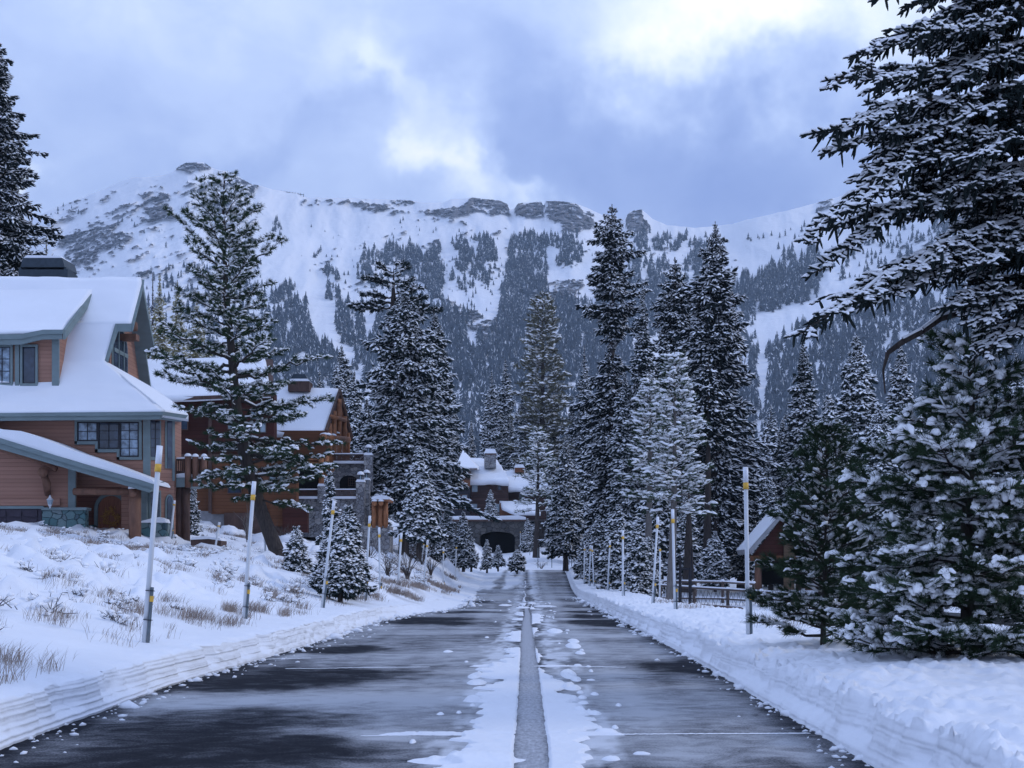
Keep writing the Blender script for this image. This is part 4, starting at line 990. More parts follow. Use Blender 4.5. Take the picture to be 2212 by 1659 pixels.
# the great fir: trunk out of frame, boughs reaching in from the right
def fine_spindles(p0, p1, w, h):
    d = p1 - p0; side = nrm(np.cross(d, UP + 0 * d)); u = nrm(np.cross(side, d)); n = 5
    rings = []
    for t, k in ((.0, .45), (.3, 1.0), (.75, .9), (1.0, .25)):
        c = p0 + d * t
        rings.append(np.stack([c + side * (cos(2 * pi * j / n) * w * k)[:, None] + u * (sin(2 * pi * j / n) * h * k)[:, None] for j in range(n)], 1))
    V = np.stack(rings, 1); m = len(p0)
    T = [(r * n + j, r * n + (j + 1) % n, (r + 1) * n + (j + 1) % n, (r + 1) * n + j) for r in range(3) for j in range(n)] + [(15, 16, 17, 18)]
    return V.reshape(-1, 3), (np.array(T)[None] + (np.arange(m) * 4 * n)[:, None, None]).reshape(-1, 4)
rs = np.random.RandomState(71)
TB = at(2285, 17.5, 1420); TBn = np.array(TB)
lim = [(-120, 1915, -12, 16), (-60, 1960, 25, 16.5), (20, 2020, 55, 17), (60, 1868, 128, 16), (110, 1805, 205, 15.6), (150, 1850, 165, 16.6), (190, 1763, 285, 15.5), (230, 1790, 330, 15.9), (200, 1830, 260, 17.5), (260, 1905, 330, 16.5),
       (300, 1880, 372, 16.2), (330, 1855, 430, 15.6), (150, 2050, 190, 16.4), (400, 1745, 520, 15.3), (440, 1800, 500, 16.2), (470, 1770, 585, 15.6), (500, 1735, 722, 15.0), (520, 1790, 660, 15.6), (540, 1850, 640, 16.2), (430, 1880, 470, 16.8),
       (560, 1900, 590, 16.4), (580, 2010, 610, 16.8), (360, 1960, 420, 17.2), (300, 2040, 330, 17.6), (100, 2080, 120, 17.2), (480, 2060, 500, 17.4), (640, 2080, 640, 16.2), (660, 2120, 700, 16.2), (700, 2130, 760, 16.4), (560, 2120, 570, 15.8),
       (40, 2110, 60, 16), (240, 2090, 250, 15.9), (400, 2070, 410, 15.9), (320, 2110, 330, 15.6), (-20, 2080, 0, 16.8)]
lim += [(v_ - 60 * rs.rand() + 20, 1930 + 230 * rs.rand(), v_ + 30 * rs.randn(), 15.8 + 1.8 * rs.rand()) for v_ in np.linspace(-30, 640, 15)]
lim += [(v_, 2285 + 330 * sin(a_) + 60, v_ + 40 * rs.randn() + 30, 17.5 + 2.6 * cos(a_)) for v_, a_ in zip(np.linspace(-60, 900, 44), np.arange(44) * 1.3 % 3.0 + .15)]
woodp = [trunk_tube(EYE + (V0 + 320) / F * 17.5 - TB[2], .38, rs)[1]]
a0s = []; a1s = []; ws = []; sn0 = []; sn1 = []; snr = []
for (vr_, ut, vt_, dt) in lim:
    A = np.array(Q(2285, vr_, 17.5)); B = np.array(Q(ut, vt_, dt)); L = np.linalg.norm(B - A)
    k = 10; s = np.linspace(0, 1, k + 1)[:, None]; P = A + (B - A) * s + UP * (L * (.02 + .12 * rs.rand()) * np.sin(s * pi) + L * .06 * (rs.rand() - .3) * np.sin(s * pi * 2.2 + rs.rand() * 3)) + np.concatenate([[[0, 0, 0]], rs.randn(k - 1, 3) * .045, [[0, 0, 0]]])
    r = (.055 - .048 * s[:, 0]); woodp.append(tubes(P[:-1], P[1:], r[:-1], r[1:], 6)); sn0 += list(P[1:-2]); sn1 += list(P[2:-1]); snr += list(r[1:-2])
    D = nrm((B - A)[None])[0]; lat = nrm(np.cross(D, UP)[None])[0]
    nsb = int(L / .078)
    for j in range(nsb):
        sj = .16 + .84 * (j + rs.rand() * .8) / nsb; sj = min(sj, .995)
        pj = np.array([np.interp(sj, s[:, 0], P[:, i]) for i in range(3)]); sg = -1 if j % 2 else 1
        l2 = (.20 + .62 * (1 - sj) ** .8 * min(1, sj * 3 + .2)) * (.6 + .6 * rs.rand())
        dv = D * .85 + lat * sg * (.75 + .3 * rs.rand()) - UP * (.02 + .26 * rs.rand()) + rs.randn(3) * .12; dv /= np.linalg.norm(dv)
        e = pj + dv * l2; woodp.append(tubes(pj[None], e[None], np.array([.010]), np.array([.003]), 3))
        a0s.append(e - dv * .1); a1s.append(e + dv * .06)
        nt_ = max(2, int(l2 / .038))
        for q in range(nt_):
            tq = .12 + .88 * (q + rs.rand() * .6) / nt_; pq = pj + dv * l2 * tq - UP * .06 * tq ** 2 * l2
            lt = nrm(np.cross(dv, UP)[None])[0] * (1 if q % 2 else -1)
            d3 = dv * (.8) + lt * (.7 + .4 * rs.rand()) + UP * (-.08 + .28 * rs.randn()) + rs.randn(3) * .18; d3 /= np.linalg.norm(d3)
            a0s.append(pq); a1s.append(pq + d3 * (.06 + .085 * rs.rand()) * (1.15 - .4 * tq))
            if rs.rand() < .16:
                d4 = D * .3 - UP * .9 + rs.randn(3) * .35; d4 /= np.linalg.norm(d4); a0s.append(pq); a1s.append(pq + d4 * (.10 + .16 * rs.rand()))
a0s = np.array(a0s); a1s = np.array(a1s); n = len(a0s); w = .0135 + .008 * rs.rand(n)
cr_ = fine_spindles(a0s, a1s, w, w * .8)
dz = (a1s - a0s)[:, 2] / np.linalg.norm(a1s - a0s, axis=1)
kp = (rs.rand(n) < .80) & (dz > -.62) & (vn(a0s[:, 0] * 2.2, a0s[:, 2] * 2.2 + a0s[:, 1], 5) > .16)
w2 = w[kp] * (1.15 + .8 * rs.rand(kp.sum()))
sc_ = fine_spindles(a0s[kp] + UP * (w[kp] * .85)[:, None], a1s[kp] * .97 + a0s[kp] * .03 + UP * (w[kp] * .85)[:, None], w2, w2 * .62)
sn0, sn1, snr = np.array(sn0), np.array(sn1), np.array(snr)
sc2 = tubes(sn0 + UP * (snr * .75)[:, None], sn1 + UP * (snr * .75)[:, None], snr * .85 + .006, snr * .8 + .006, 6)
# broken bare bough
bb = [np.array(Q(u, v, dd_)) for u, v, dd_ in [(2285, 600, 19), (2200, 628, 18.4), (2110, 650, 17.6), (2072, 676, 17.4), (2030, 688, 17.2), (1992, 716, 17), (1950, 738, 17), (1918, 762, 17), (1908, 800, 17), (1912, 850, 17)]]
rb = [.05, .048, .044, .042, .044, .036, .038, .030, .014, .008]
woodp.append(tubes(np.array(bb[:-1]), np.array(bb[1:]), np.array(rb[:-1]), np.array(rb[1:]), 7))
sc3 = tubes(np.array(bb[1:6]) + UP * .035, np.array(bb[2:7]) + UP * .035, np.array(rb[1:6]) * .75, np.array(rb[2:7]) * .7, 6)
sub_ = lambda VF: (VF[0] - TBn, VF[1])
tt = TBn
V, Fa = join(woodp[1:]); T0 = woodp[0]
W_ = join([(T0[0], T0[1]), (V - TBn, Fa[0]) if len(Fa) == 1 else (V - TBn, Fa[0])]) 
gt = thing('fir_tree', 'great dark snow covered fir whose boughs reach in from the right edge high overhead', 'tree', TB)
link('trunk', npmesh('trunk', W_[0], W_[1], M_bark, True), gt)
link('crown', npmesh('crown', cr_[0] - TBn, cr_[1], M_fir_d), gt)
SV, SF = join([sc_, sc2, sc3]); link('snow_cover', npmesh('snow_cover', SV - TBn, SF, M_snow_tree, True), gt)
print('great fir sprigs', n)
# ------------------------------------------------------------------ building materials
def siding(name, c, board=.19, var=.12, dark=.45):
    m = MT(name, .75, .2)
    tcn = m.n('ShaderNodeTexCoord'); sp = m.n('ShaderNodeSeparateXYZ'); m.l(tcn.outputs['Object'], sp.inputs[0])
    z = m.math('DIVIDE', sp.outputs[2], board); fr = m.math('FRACT', z); fl = m.math('FLOOR', z)
    wn = m.n('ShaderNodeTexWhiteNoise', noise_dimensions='1D'); m.l(fl, wn.inputs['W'])
    base = m.ramp(wn.outputs['Value'], [(0, tuple(x * (1 - var) for x in c)), (1, tuple(x * (1 + var) for x in c))])
    grain = m.noise(5, 5, .6, m.coord(scale=(.6, .6, 6)))
    base = m.mix(m.math('MULTIPLY', grain, .35), base, tuple(x * .6 for x in c))
    line = m.math('LESS_THAN', fr, .10)
    m.col(m.mix(m.math('MULTIPLY', line, 1 - dark), base, tuple(x * .25 for x in c))); m.bump(fr, .6, .03)
    return m.m
def stone(name, cols, mortar, sc=2.2):
    m = MT(name, .85, .2); v = m.coord(scale=(1, 1, 1.15))
    wv = m.n('ShaderNodeTexNoise'); wv.inputs['Scale'].default_value = 2.5; m.l(v, wv.inputs['Vector'])
    ad = m.n('ShaderNodeVectorMath', operation='MULTIPLY_ADD'); m.l(wv.outputs['Color'], ad.inputs[0]); ad.inputs[1].default_value = (.30,) * 3; m.l(v, ad.inputs[2])
    a = m.n('ShaderNodeTexVoronoi', feature='F1'); a.inputs['Scale'].default_value = sc; m.l(ad.outputs[0], a.inputs['Vector'])
    b = m.n('ShaderNodeTexVoronoi', feature='DISTANCE_TO_EDGE'); b.inputs['Scale'].default_value = sc; m.l(ad.outputs[0], b.inputs['Vector'])
    sp = m.n('ShaderNodeSeparateColor'); m.l(a.outputs['Color'], sp.inputs[0])
    n = len(cols); c = m.ramp(sp.outputs[0], [(i / (n - 1), q) for i, q in enumerate(cols)])
    c = m.mix(m.math('MULTIPLY', m.noise(12, 5, .7, v), .6), c, tuple(x * .45 for x in cols[0]))
    e = m.ramp(b.outputs['Distance'], [(.01, (0, 0, 0)), (.05, (1, 1, 1))])
    m.col(m.mix(e, mortar, c)); m.bump(e, .8, .05); return m.m
def glass(name, c, rough=.12, var=.5, sc=1.2):
    m = MT(name, rough, .6); m.col(m.ramp(m.noise(sc, 3, .6), [(.35, tuple(x * (1 - var) for x in c)), (.65, tuple(x * (1 + var) for x in c))])); return m.m
M_peach = siding('peach_siding', (.37, .20, .145))
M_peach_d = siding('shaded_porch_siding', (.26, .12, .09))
M_teal = plain('teal_trim', (.165, .215, .22), .6, .12, 3, stretch=(.3, .3, 1))
M_black = plain('black_frame', (.012, .012, .018), .4, .2)
M_log = plain('log', (.17, .085, .055), .7, .3, 5, .3, .01, stretch=(1, 1, .3))
M_logo = plain('orange_log', (.30, .125, .055), .6, .4, 4, .3, .01)
M_logd = plain('dark_log', (.085, .05, .04), .8, .35, 5, .3, .01, stretch=(1, 1, .3))
M_red = siding('dark_red_siding', (.060, .018, .013), .24)
M_rbrown = siding('orange_brown_siding', (.15, .062, .030), .22)
M_logwall = siding('log_wall', (.075, .042, .036), .42, .2, .2)
M_stone1 = stone('green_river_stone', [(.05, .12, .13), (.22, .30, .30), (.09, .19, .20), (.30, .36, .36), (.06, .10, .12)], (.035, .055, .06), 2.3)
M_stone2 = stone('grey_stone', [(.18, .18, .19), (.42, .42, .43), (.26, .25, .25), (.50, .48, .46), (.15, .15, .17)], (.05, .05, .055), 3.6)
M_stone3 = stone('dark_stone', [(.07, .07, .075), (.13, .125, .12), (.09, .085, .08), (.17, .16, .15)], (.03, .03, .03), 1.5)
M_cap = plain('chimney_metal', (.035, .05, .065), .5, .2, metal=.2)
M_conc = plain('concrete', (.26, .26, .27), .9, .2, 3)
M_gdark = glass('dark_glass', (.03, .045, .07)); M_gpale = glass('pale_glass', (.30, .38, .43), .2, .25); M_gcurt = glass('curtained_glass', (.20, .27, .34), .25, .6, 3)
M_room = plain('dark_interior', (.004, .004, .005), .9, .2)
M_door = plain('arched_door_wood', (.26, .10, .055), .6, .35, 6, .4, .01, stretch=(6, 1, .4))
M_garage = plain('garage_door_paint', (.045, .035, .05), .6, .2)
M_shingle = siding('shingles', (.20, .085, .045), .2)
M_gold = plain('dry_wreath', (.34, .17, .05), .9, .6, 20)
M_white = plain('white_metal', (.62, .64, .66), .5, .1)

class House:
    def __init__(s, kind, label, org, cat='house'):
        s.o = org; s.r = thing(kind, label, cat, org)
    def mb(s): return MB(s.o)
    def part(s, name, mat, fn, parent=None, **kw):
        m = MB(s.o); fn(m); return m.build(name, mat, parent or s.r, **kw)
    def uv(s, name, mat, poly, d, th=.15, parent=None, label=None):
        o = s.part(name, mat, lambda m: m.uv(poly, d, th), parent)
        if label: o['label'] = label
        return o
    def rect(s, name, mat, a, b, c, e, d, th=.15, parent=None): return s.uv(name, mat, [(a, b), (c, b), (c, e), (a, e)], d, th, parent)
    def window(s, u0, v0, u1, v1, d, nx=2, ny=2, fm=None, gm=None, fw=1.6, mw=.7, trim=None, tw=3):
        """frame part with a pane and thin bars"""
        def f(m):
            m.uv([(u0, v0), (u1, v0), (u1, v0 + fw), (u0, v0 + fw)], d, .10); m.uv([(u0, v1 - fw), (u1, v1 - fw), (u1, v1), (u0, v1)], d, .10)
            m.uv([(u0, v0 + fw), (u0 + fw, v0 + fw), (u0 + fw, v1 - fw), (u0, v1 - fw)], d, .10); m.uv([(u1 - fw, v0 + fw), (u1, v0 + fw), (u1, v1 - fw), (u1 - fw, v1 - fw)], d, .10)
            for i in range(1, nx):
                x = u0 + (u1 - u0) * i / nx; m.uv([(x - mw / 2, v0 + fw), (x + mw / 2, v0 + fw), (x + mw / 2, v1 - fw), (x - mw / 2, v1 - fw)], d + .02, .04)
            for i in range(1, ny):
                y = v0 + (v1 - v0) * i / ny; m.uv([(u0 + fw, y - mw / 2), (u1 - fw, y - mw / 2), (u1 - fw, y + mw / 2), (u0 + fw, y + mw / 2)], d + .03, .04)
        w = s.part('window', fm or M_black, f)
        s.uv('pane', gm or M_gdark, [(u0 + fw * .5, v0 + fw * .5), (u1 - fw * .5, v0 + fw * .5), (u1 - fw * .5, v1 - fw * .5), (u0 + fw * .5, v1 - fw * .5)], d + .065, .02, w)
        if trim:
            t = tw
            def g(m):
                m.uv([(u0 - t, v0 - t), (u1 + t, v0 - t), (u1 + t, v0), (u0 - t, v0)], d - .05, .10); m.uv([(u0 - t, v1), (u1 + t, v1), (u1 + t, v1 + t * 1.3), (u0 - t, v1 + t * 1.3)], d - .05, .10)
                m.uv([(u0 - t, v0), (u0, v0), (u0, v1), (u0 - t, v1)], d - .05, .10); m.uv([(u1, v0), (u1 + t, v0), (u1 + t, v1), (u1, v1)], d - .05, .10)
            s.part('trim', trim, g, w)
        return w
    def surf(s, name, mat, rows, th=.3, cols=24, lump=.05, seed=0, parent=None, nsub=10):
        """rows: (uL, vL, dL, uR, vR, dR) from top to bottom, a smooth snow sheet with thickness"""
        R = np.array(rows, float); n = len(R); t = np.linspace(0, n - 1, (n - 1) * nsub + 1)
        Rr = np.stack([np.interp(t, np.arange(n), R[:, j]) for j in range(6)], 1); c = np.linspace(0, 1, cols)[None, :, None]
        P = Rr[:, None, :3] * (1 - c) + Rr[:, None, 3:] * c
        d = P[..., 2]; X = (P[..., 0] - U0) / F * d; Z = EYE + (V0 - P[..., 1]) / F * d; Y = d.copy()
        Z = Z + lump * (fbm(X / 1.6, Y / 1.0 + Z, seed + 300, 3) - .5)
        nr, nc = X.shape; top = np.stack([X, Y, Z], -1).reshape(-1, 3) - np.array(s.o)
        bot = top - np.array((0, -.02, th)); V = np.concatenate([top, bot]); fa = grid_faces(nr, nc); N0 = nr * nc
        rim = list(range(nc)) + [i * nc + nc - 1 for i in range(1, nr)] + [(nr - 1) * nc + j for j in range(nc - 2, -1, -1)] + [i * nc for i in range(nr - 2, 0, -1)]
        rf = [(rim[i], rim[(i + 1) % len(rim)], rim[(i + 1) % len(rim)] + N0, rim[i] + N0) for i in range(len(rim))]
        return link(name, npmesh(name, V, np.concatenate([fa[:, ::-1], fa + N0, np.array(rf)]), mat, True), parent or s.r)

# ================================================================== 1. peach house, left
_x, _y, _ = Q(150, 1165, 67); h = House('lodge_house', 'peach sided house with teal trim and thick snow on its roofs at the left edge', (_x, _y, gz(_x, _y) - .3))
# walls
h.uv('wall', M_peach, [(-120, 900), (316, 900), (316, 1180), (262, 1180), (262, 1052), (160, 1052), (160, 1180), (-120, 1180)], 66.5, .3)
Aw_, Bw_ = Q(322, 1000, 66.5), Q(376, 1000, 67.4)
def slab3(m, p, q, z0, z1, th=.2): m.ext([(p[0], p[1], z0), (q[0], q[1], z0), (q[0], q[1], z1), (p[0], p[1], z1)], (-.05, th, 0))
h.part('bay_wall', M_peach, lambda m: slab3(m, Aw_, Bw_, 2.5, 9.3, 1.6))
def onbay(t0, t1, z0, z1, off=.04, th=.06):
    p = [Aw_[i] + (Bw_[i] - Aw_[i]) * t0 for i in range(2)]; q = [Aw_[i] + (Bw_[i] - Aw_[i]) * t1 for i in range(2)]; nx_, ny_ = .707 * off, -.707 * off
    return [(p[0] + nx_, p[1] + ny_, z0), (q[0] + nx_, q[1] + ny_, z0), (q[0] + nx_, q[1] + ny_, z1), (p[0] + nx_, p[1] + ny_, z1)]
h.rect('corner_board', M_teal, 309, 905, 324, 1128, 66.38, .14)
h.part('corner_board', M_teal, lambda m: m.ext(onbay(.92, 1.02, 5.9, 8.9), (-.05, .07, 0)))
for t0, t1, z0, z1 in ((.04, .40, 7.0, 8.75), (.04, .40, 4.1, 5.3)):
    w = h.part('window', M_teal, lambda m: m.ext(onbay(t0 - .05, t1 + .06, z0 - .16, z1 + .1, .05), (-.05, .05, 0))); h.part('pane', M_gdark, lambda m: m.ext(onbay(t0, t1, z0, z1, .07), (-.02, .02, 0)), w)
    h.part('bars', M_black, lambda m: (m.ext(onbay((t0 + t1) / 2 - .012, (t0 + t1) / 2 + .012, z0, z1, .09), (-.01, .01, 0)), [m.ext(onbay(t0, t1, z0 + (z1 - z0) * k / 4 - .015, z0 + (z1 - z0) * k / 4 + .015, .092), (-.01, .01, 0)) for k in (1, 2, 3)]), w)
for z0, z1 in ((6.5, 8.8), (3.0, 5.0)):
    def arch(m, e, off):
        zt = z1 - .15; pts = [(.70 - e, z0 - e * .3), (.90 + e, z0 - e * .3)] + [(.80 + (.10 + e) * cos(a), zt + (.3 + e * 1.2) * sin(a)) for a in np.linspace(0, pi, 9)]
        v = []
        for t, z in pts:
            p = [Aw_[i] + (Bw_[i] - Aw_[i]) * t for i in range(2)]; v.append((p[0] + .707 * off, p[1] - .707 * off, z))
        m.ext(v, (-.03, .03, 0))
    w = h.part('window', M_teal, lambda m: arch(m, .07, .05)); h.part('pane', M_gdark, lambda m: arch(m, 0, .08), w)
# stepped windows of the upper floor
def steptrim(m):
    for a, b, c, e in ((161, 906, 305, 911), (161, 911, 166, 959), (161, 953, 211, 960), (205, 960, 211, 977), (205, 970, 258, 977), (252, 977, 258, 993), (252, 987, 306, 993), (300, 911, 306, 987)): m.rect(a, b, c, e, 66.36, .12)
h.part('window_trim', M_teal, steptrim)
h.window(166, 911, 211, 953, 66.40, 2, 2, gm=M_gcurt, fw=3, mw=1.2); h.window(211, 911, 258, 970, 66.40, 2, 3, gm=M_gdark, fw=3, mw=1.2); h.window(258, 911, 300, 987, 66.40, 2, 4, gm=M_gcurt, fw=3, mw=1.2)
# roofs
UL = -130
def zq(v, d): return EYE + (V0 - v) / F * d
h.surf('roof_snow', M_snow_roof, [(UL, 597, 70, 304, 600, 70), (UL, 601, 69.7, 306, 606, 69.8), (UL, 650, 68.95, 296, 650, 69.0), (UL, 697, 68.1, 284, 697, 68.1)], .32, 40, .16, 1)
h.surf('roof_snow', M_snow_roof, [(UL, 695, 68.15, 251, 695, 68.15), (UL, 740, 67.7, 238, 740, 67.7), (UL, 779, 67.2, 226, 779, 67.3), (UL, 830, 66.5, 286, 830, 66.6), (UL, 868, 65.9, 330, 866, 65.95), (UL, 889, 65.42, 354, 886, 65.42), (UL, 893, 65.40, 354, 889, 65.40)], .30, 40, .16, 2)
h.surf('roof_snow', M_snow_roof, [(226, 779, 67.3, 228, 779.5, 67.6), (286, 830, 66.6, 322, 832, 68.3), (330, 866, 65.95, 372, 866, 67.9), (354, 886, 65.42, 405, 893, 67.35), (354, 889, 65.40, 407, 897, 67.35)], .30, 12, .03, 3)
h.part('fascia', M_teal, lambda m: (m.uv([(UL, 893), (354, 889), (350, 897), (UL, 901)], 65.28, .10), m.uv([(UL, 901), (350, 897), (345, 906), (UL, 910)], 65.36, .12)))
def sidef(m):
    for (a, b, c, e), q in ((((354, 889), (407, 897), (401, 904), (350, 897)), 0), (((350, 897), (401, 904), (391, 911), (345, 906)), .08)):
        p = [Q(*a, 65.26 + q), Q(*b, 67.10 + q), Q(*c, 67.10 + q), Q(*e, 65.26 + q)]; m.ext(p, (-.06, .06, 0))
h.part('fascia', M_teal, sidef)
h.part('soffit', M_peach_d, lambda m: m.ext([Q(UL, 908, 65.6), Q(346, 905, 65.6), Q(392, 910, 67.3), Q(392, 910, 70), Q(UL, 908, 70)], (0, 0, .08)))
# right gable end
XR_, XG = -19.42, -20.4
def gable(m): m.ext([(XG, y, z) for y, z in [(67.7, 9.5), (67.75, 11.6), (68.4, 13.5), (70, 15.9), (72.1, 13.5), (73.9, 9.5)]], (-.3, 0, 0))
h.part('gable_wall', M_peach, gable)
h.part('rear_roof', M_teal, lambda m: (m.ext([(XR_, 70.0, 16.22), (XR_, 72.3, 13.3), (XR_, 72.3, 12.95), (XR_, 70.0, 15.8)], (-9, 0, 0)), m.ext([(XR_ - .45, 72.15, 13.3), (XR_ - .45, 74.4, 9.2), (XR_ - .45, 74.4, 8.9), (XR_ - .45, 72.15, 12.95)], (-9, 0, 0))))
h.part('barge_board', M_teal, lambda m: (m.ext([Q(307, 604, 70), Q(284, 699, 68.05), Q(282, 716, 68.05), Q(305, 622, 70)], (.12, 0, 0)), m.ext([Q(249, 699, 68.0), Q(284, 699, 68.0), Q(282, 716, 68.0), Q(247, 716, 68.0)], (0, .12, 0)),
       m.ext([Q(249, 699, 68.02), Q(226, 779, 67.3), Q(229, 783, 67.3), Q(252, 712, 68.02)], (.10, 0, 0))))
h.part('soffit', M_black, lambda m: m.ext([(XR_ - .1, 68.2, 13.35), (XR_ - .1, 69.9, 15.75), (XG, 69.9, 15.75), (XG, 68.2, 13.35)], (0, .02, -.05)))
h.part('log_purlin', M_log, lambda m: m.tube([(XG - .2, 69.5, 13.75), (XR_ - .15, 69.5, 13.75)], .24, 12), smooth=True)
h.part('bracket', M_log, lambda m: m.box(XG, XR_ - .1, 69.2, 69.8, 13.05, 13.35))
def garch(m, e, x, th):
    yc, hw, z0, zs, rz_ = 69.35, 1.15, 11.1, 12.55, 1.0
    m.ext([(x, yc - hw - e, z0 - e), (x, yc + hw + e, z0 - e)] + [(x, yc + (hw + e) * cos(a), zs + (rz_ + e) * sin(a)) for a in np.linspace(0, pi, 13)], (-th, 0, 0))
gw_ = h.part('window', M_teal, lambda m: garch(m, .16, XG + .06, .05)); h.part('pane', M_gdark, lambda m: garch(m, 0, XG + .09, .02), gw_)
h.part('bars', M_teal, lambda m: (m.box(XG + .09, XG + .13, 68.9, 68.98, 11.1, 13.5), m.box(XG + .09, XG + .13, 69.75, 69.83, 11.1, 13.5), m.box(XG + .09, XG + .13, 68.2, 70.5, 12.3, 12.5)), gw_)
# dormer
h.uv('dormer_wall', M_peach, [(UL, 735), (126, 728), (126, 836), (85, 840), (34, 870), (UL, 870)], 66.62, .25)
h.part('dormer_side', M_peach, lambda m: m.ext([(-22.48, 66.64, zq(726, 66.6)), (-22.48, 66.64, zq(840, 66.6)), (-22.48, 69.6, zq(650, 69.6)), (-22.48, 69.3, zq(648, 69.3))], (-.2, 0, 0)))
h.surf('roof_snow', M_snow_roof, [(UL, 618, 69.55, 202, 622, 69.55), (UL, 660, 68.2, 178, 657, 68.2), (UL, 700, 66.8, 146, 695, 66.8), (UL, 717, 66.1, 139, 709, 66.1), (UL, 722, 66.02, 136, 712, 66.02)], .22, 30, .07, 4)
h.part('fascia', M_teal, lambda m: (m.uv([(UL, 724), (48, 721), (93, 712), (136, 712), (136, 721), (92, 722), (47, 732), (UL, 735)], 65.88, .10), m.uv([(UL, 735), (47, 732), (92, 722), (134, 721), (134, 732), (90, 733), (45, 744), (UL, 746)], 65.94, .12),
       m.ext([Q(136, 712, 65.95), Q(199, 628, 69.5), Q(196, 650, 69.3), Q(136, 733, 65.97)], (.10, .06, 0))))
h.rect('corner_board', M_teal, 112, 733, 127, 836, 66.50, .12); h.rect('corner_board', M_teal, 32, 744, 41, 868, 66.50, .12)
h.window(48, 749, 76, 828, 66.54, 1, 1, fm=M_black, trim=M_teal, tw=5); h.window(-14, 749, 22, 828, 66.54, 2, 3, fm=M_black, trim=M_teal, tw=5, gm=M_gcurt, mw=1.2); h.window(-90, 749, -30, 828, 66.54, 3, 3, fm=M_black, trim=M_teal, tw=5)
# chimney with its metal cap
ch = h.part('chimney', M_cap, lambda m: (m.ext([Q(40, 582, 71.5), Q(146, 582, 71.5), Q(146, 604, 71.5), Q(40, 604, 71.5)], (0, 1.6, 0)), m.ext([Q(44, 577, 71.45), Q(140, 577, 71.45), Q(134, 557, 71.45), Q(50, 557, 71.45)], (.1, 1.7, 0)),
       m.rect(42, 577, 46, 582, 71.5, 1.6), m.rect(139, 577, 143, 582, 71.5, 1.6), m.rect(76, 577, 78, 582, 71.6, .1)))
h.rect('flue', M_room, 50, 576, 138, 583, 72.0, .8, ch); h.part('snow_cover', M_snow_roof, lambda m: m.uv([(50, 557.5), (134, 557.5), (130, 552), (58, 551)], 71.5, 1.6), ch)
# lower roof over garage and porch
h.part('rake_fascia', M_teal, lambda m: (m.uv([(UL, 906), (0, 946), (144, 991), (332, 1046), (329, 1055), (139, 1000), (0, 957), (UL, 917)], 63.35, .14), m.uv([(UL, 917), (0, 957), (139, 1000), (329, 1055), (322, 1064), (134, 1009), (0, 970), (UL, 930)], 63.46, .12)))
h.part('fascia', M_teal, lambda m: m.ext([Q(332, 1046, 63.36), Q(356, 1040, 65.6), Q(350, 1052, 65.6), Q(322, 1064, 63.5)], (-.1, .05, 0)))
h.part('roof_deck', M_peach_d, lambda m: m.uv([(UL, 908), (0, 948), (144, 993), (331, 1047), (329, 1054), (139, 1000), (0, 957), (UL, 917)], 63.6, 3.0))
rs_ = np.array([(UL, 888, UL, 906), (-40, 915, -40, 933), (0, 927, 0, 946), (45, 931, 45, 960), (95, 948, 95, 976), (149, 970, 149, 992), (230, 998, 230, 1016), (307, 1027, 307, 1038), (328, 1036, 328, 1045), (333, 1043, 333, 1046)], float)
def psnow(m):
    n = len(rs_); top = [Q(a, b, 63.42) for a, b, _, _ in rs_]; bot = [Q(c, e, 63.42) for _, _, c, e in rs_]
    back_t = [Q(a, b + 2, 66.0) for a, b, _, _ in rs_]; back_t = [(t[0], 66.3, t[2]) for t in top]; back_b = [(t[0], 66.3, t[2]) for t in bot]
    m.add(top + bot + back_t + back_b, [(i, i + 1, n + i + 1, n + i) for i in range(n - 1)] + [(i, i + 1, 2 * n + i + 1, 2 * n + i) for i in range(n - 1)] + [(2 * n + i, 2 * n + i + 1, 3 * n + i + 1, 3 * n + i) for i in range(n - 1)] + [(n - 1, 2 * n - 1, 4 * n - 1, 3 * n - 1), (0, n, 3 * n, 2 * n)])
h.part('roof_snow', M_snow_roof, psnow)
h.uv('garage_wall', M_peach, [(UL, 925), (0, 962), (134, 1003), (163, 1012), (163, 1180), (UL, 1180)], 65.2, .25)
h.rect('band', M_peach, -120, 1077, 129, 1092, 65.05, .12); h.rect('lintel', M_teal, -120, 1093, 94, 1099, 65.0, .15); h.rect('corner_board', M_teal, 147, 1004, 163, 1100, 65.05, .14)
gd = h.rect('garage_door', M_garage, -120, 1099, 90, 1185, 65.08, .10)
h.part('panel', M_garage, lambda m: [m.rect(a, b, a + 26, b + 13, 65.02, .05) for a in (-110, -80, -48, -14, 20, 54) for b in (1103, 1121, 1139)], gd)
h.rect('stone_pier', M_stone1, 91, 1101, 184, 1185, 64.7, .5); h.rect('pier_cap', M_teal, 89, 1096, 187, 1102, 64.6, .7)
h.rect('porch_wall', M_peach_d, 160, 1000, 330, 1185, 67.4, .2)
h.rect('stone_base', M_stone1, 175, 1134, 207, 1185, 67.0, .35); h.rect('stone_base', M_stone1, 268, 1134, 290, 1185, 67.0, .35); h.rect('corner_board', M_teal, 303, 1060, 317, 1130, 66.2, .2)
def arc(u, v, ru, rv, n=12): return [(u + ru * cos(a), v - rv * sin(a)) for a in np.linspace(0, pi, n)]
dr_ = h.uv('door', M_door, [(211, 1185), (268, 1185)] + arc(239.5, 1100, 28.5, 29), 67.1, .12)
h.part('door_trim', M_teal, lambda m: [m.uv([o1, o2, i2, i1], 67.0, .16) for o1, o2, i1, i2 in zip(*(lambda o, i: (o[:-1], o[1:], i[:-1], i[1:]))([(276, 1136)] + arc(239.5, 1100, 36.5, 37) + [(203, 1136)], [(268.5, 1136)] + arc(239.5, 1100, 29, 29.5) + [(210.5, 1136)]))])
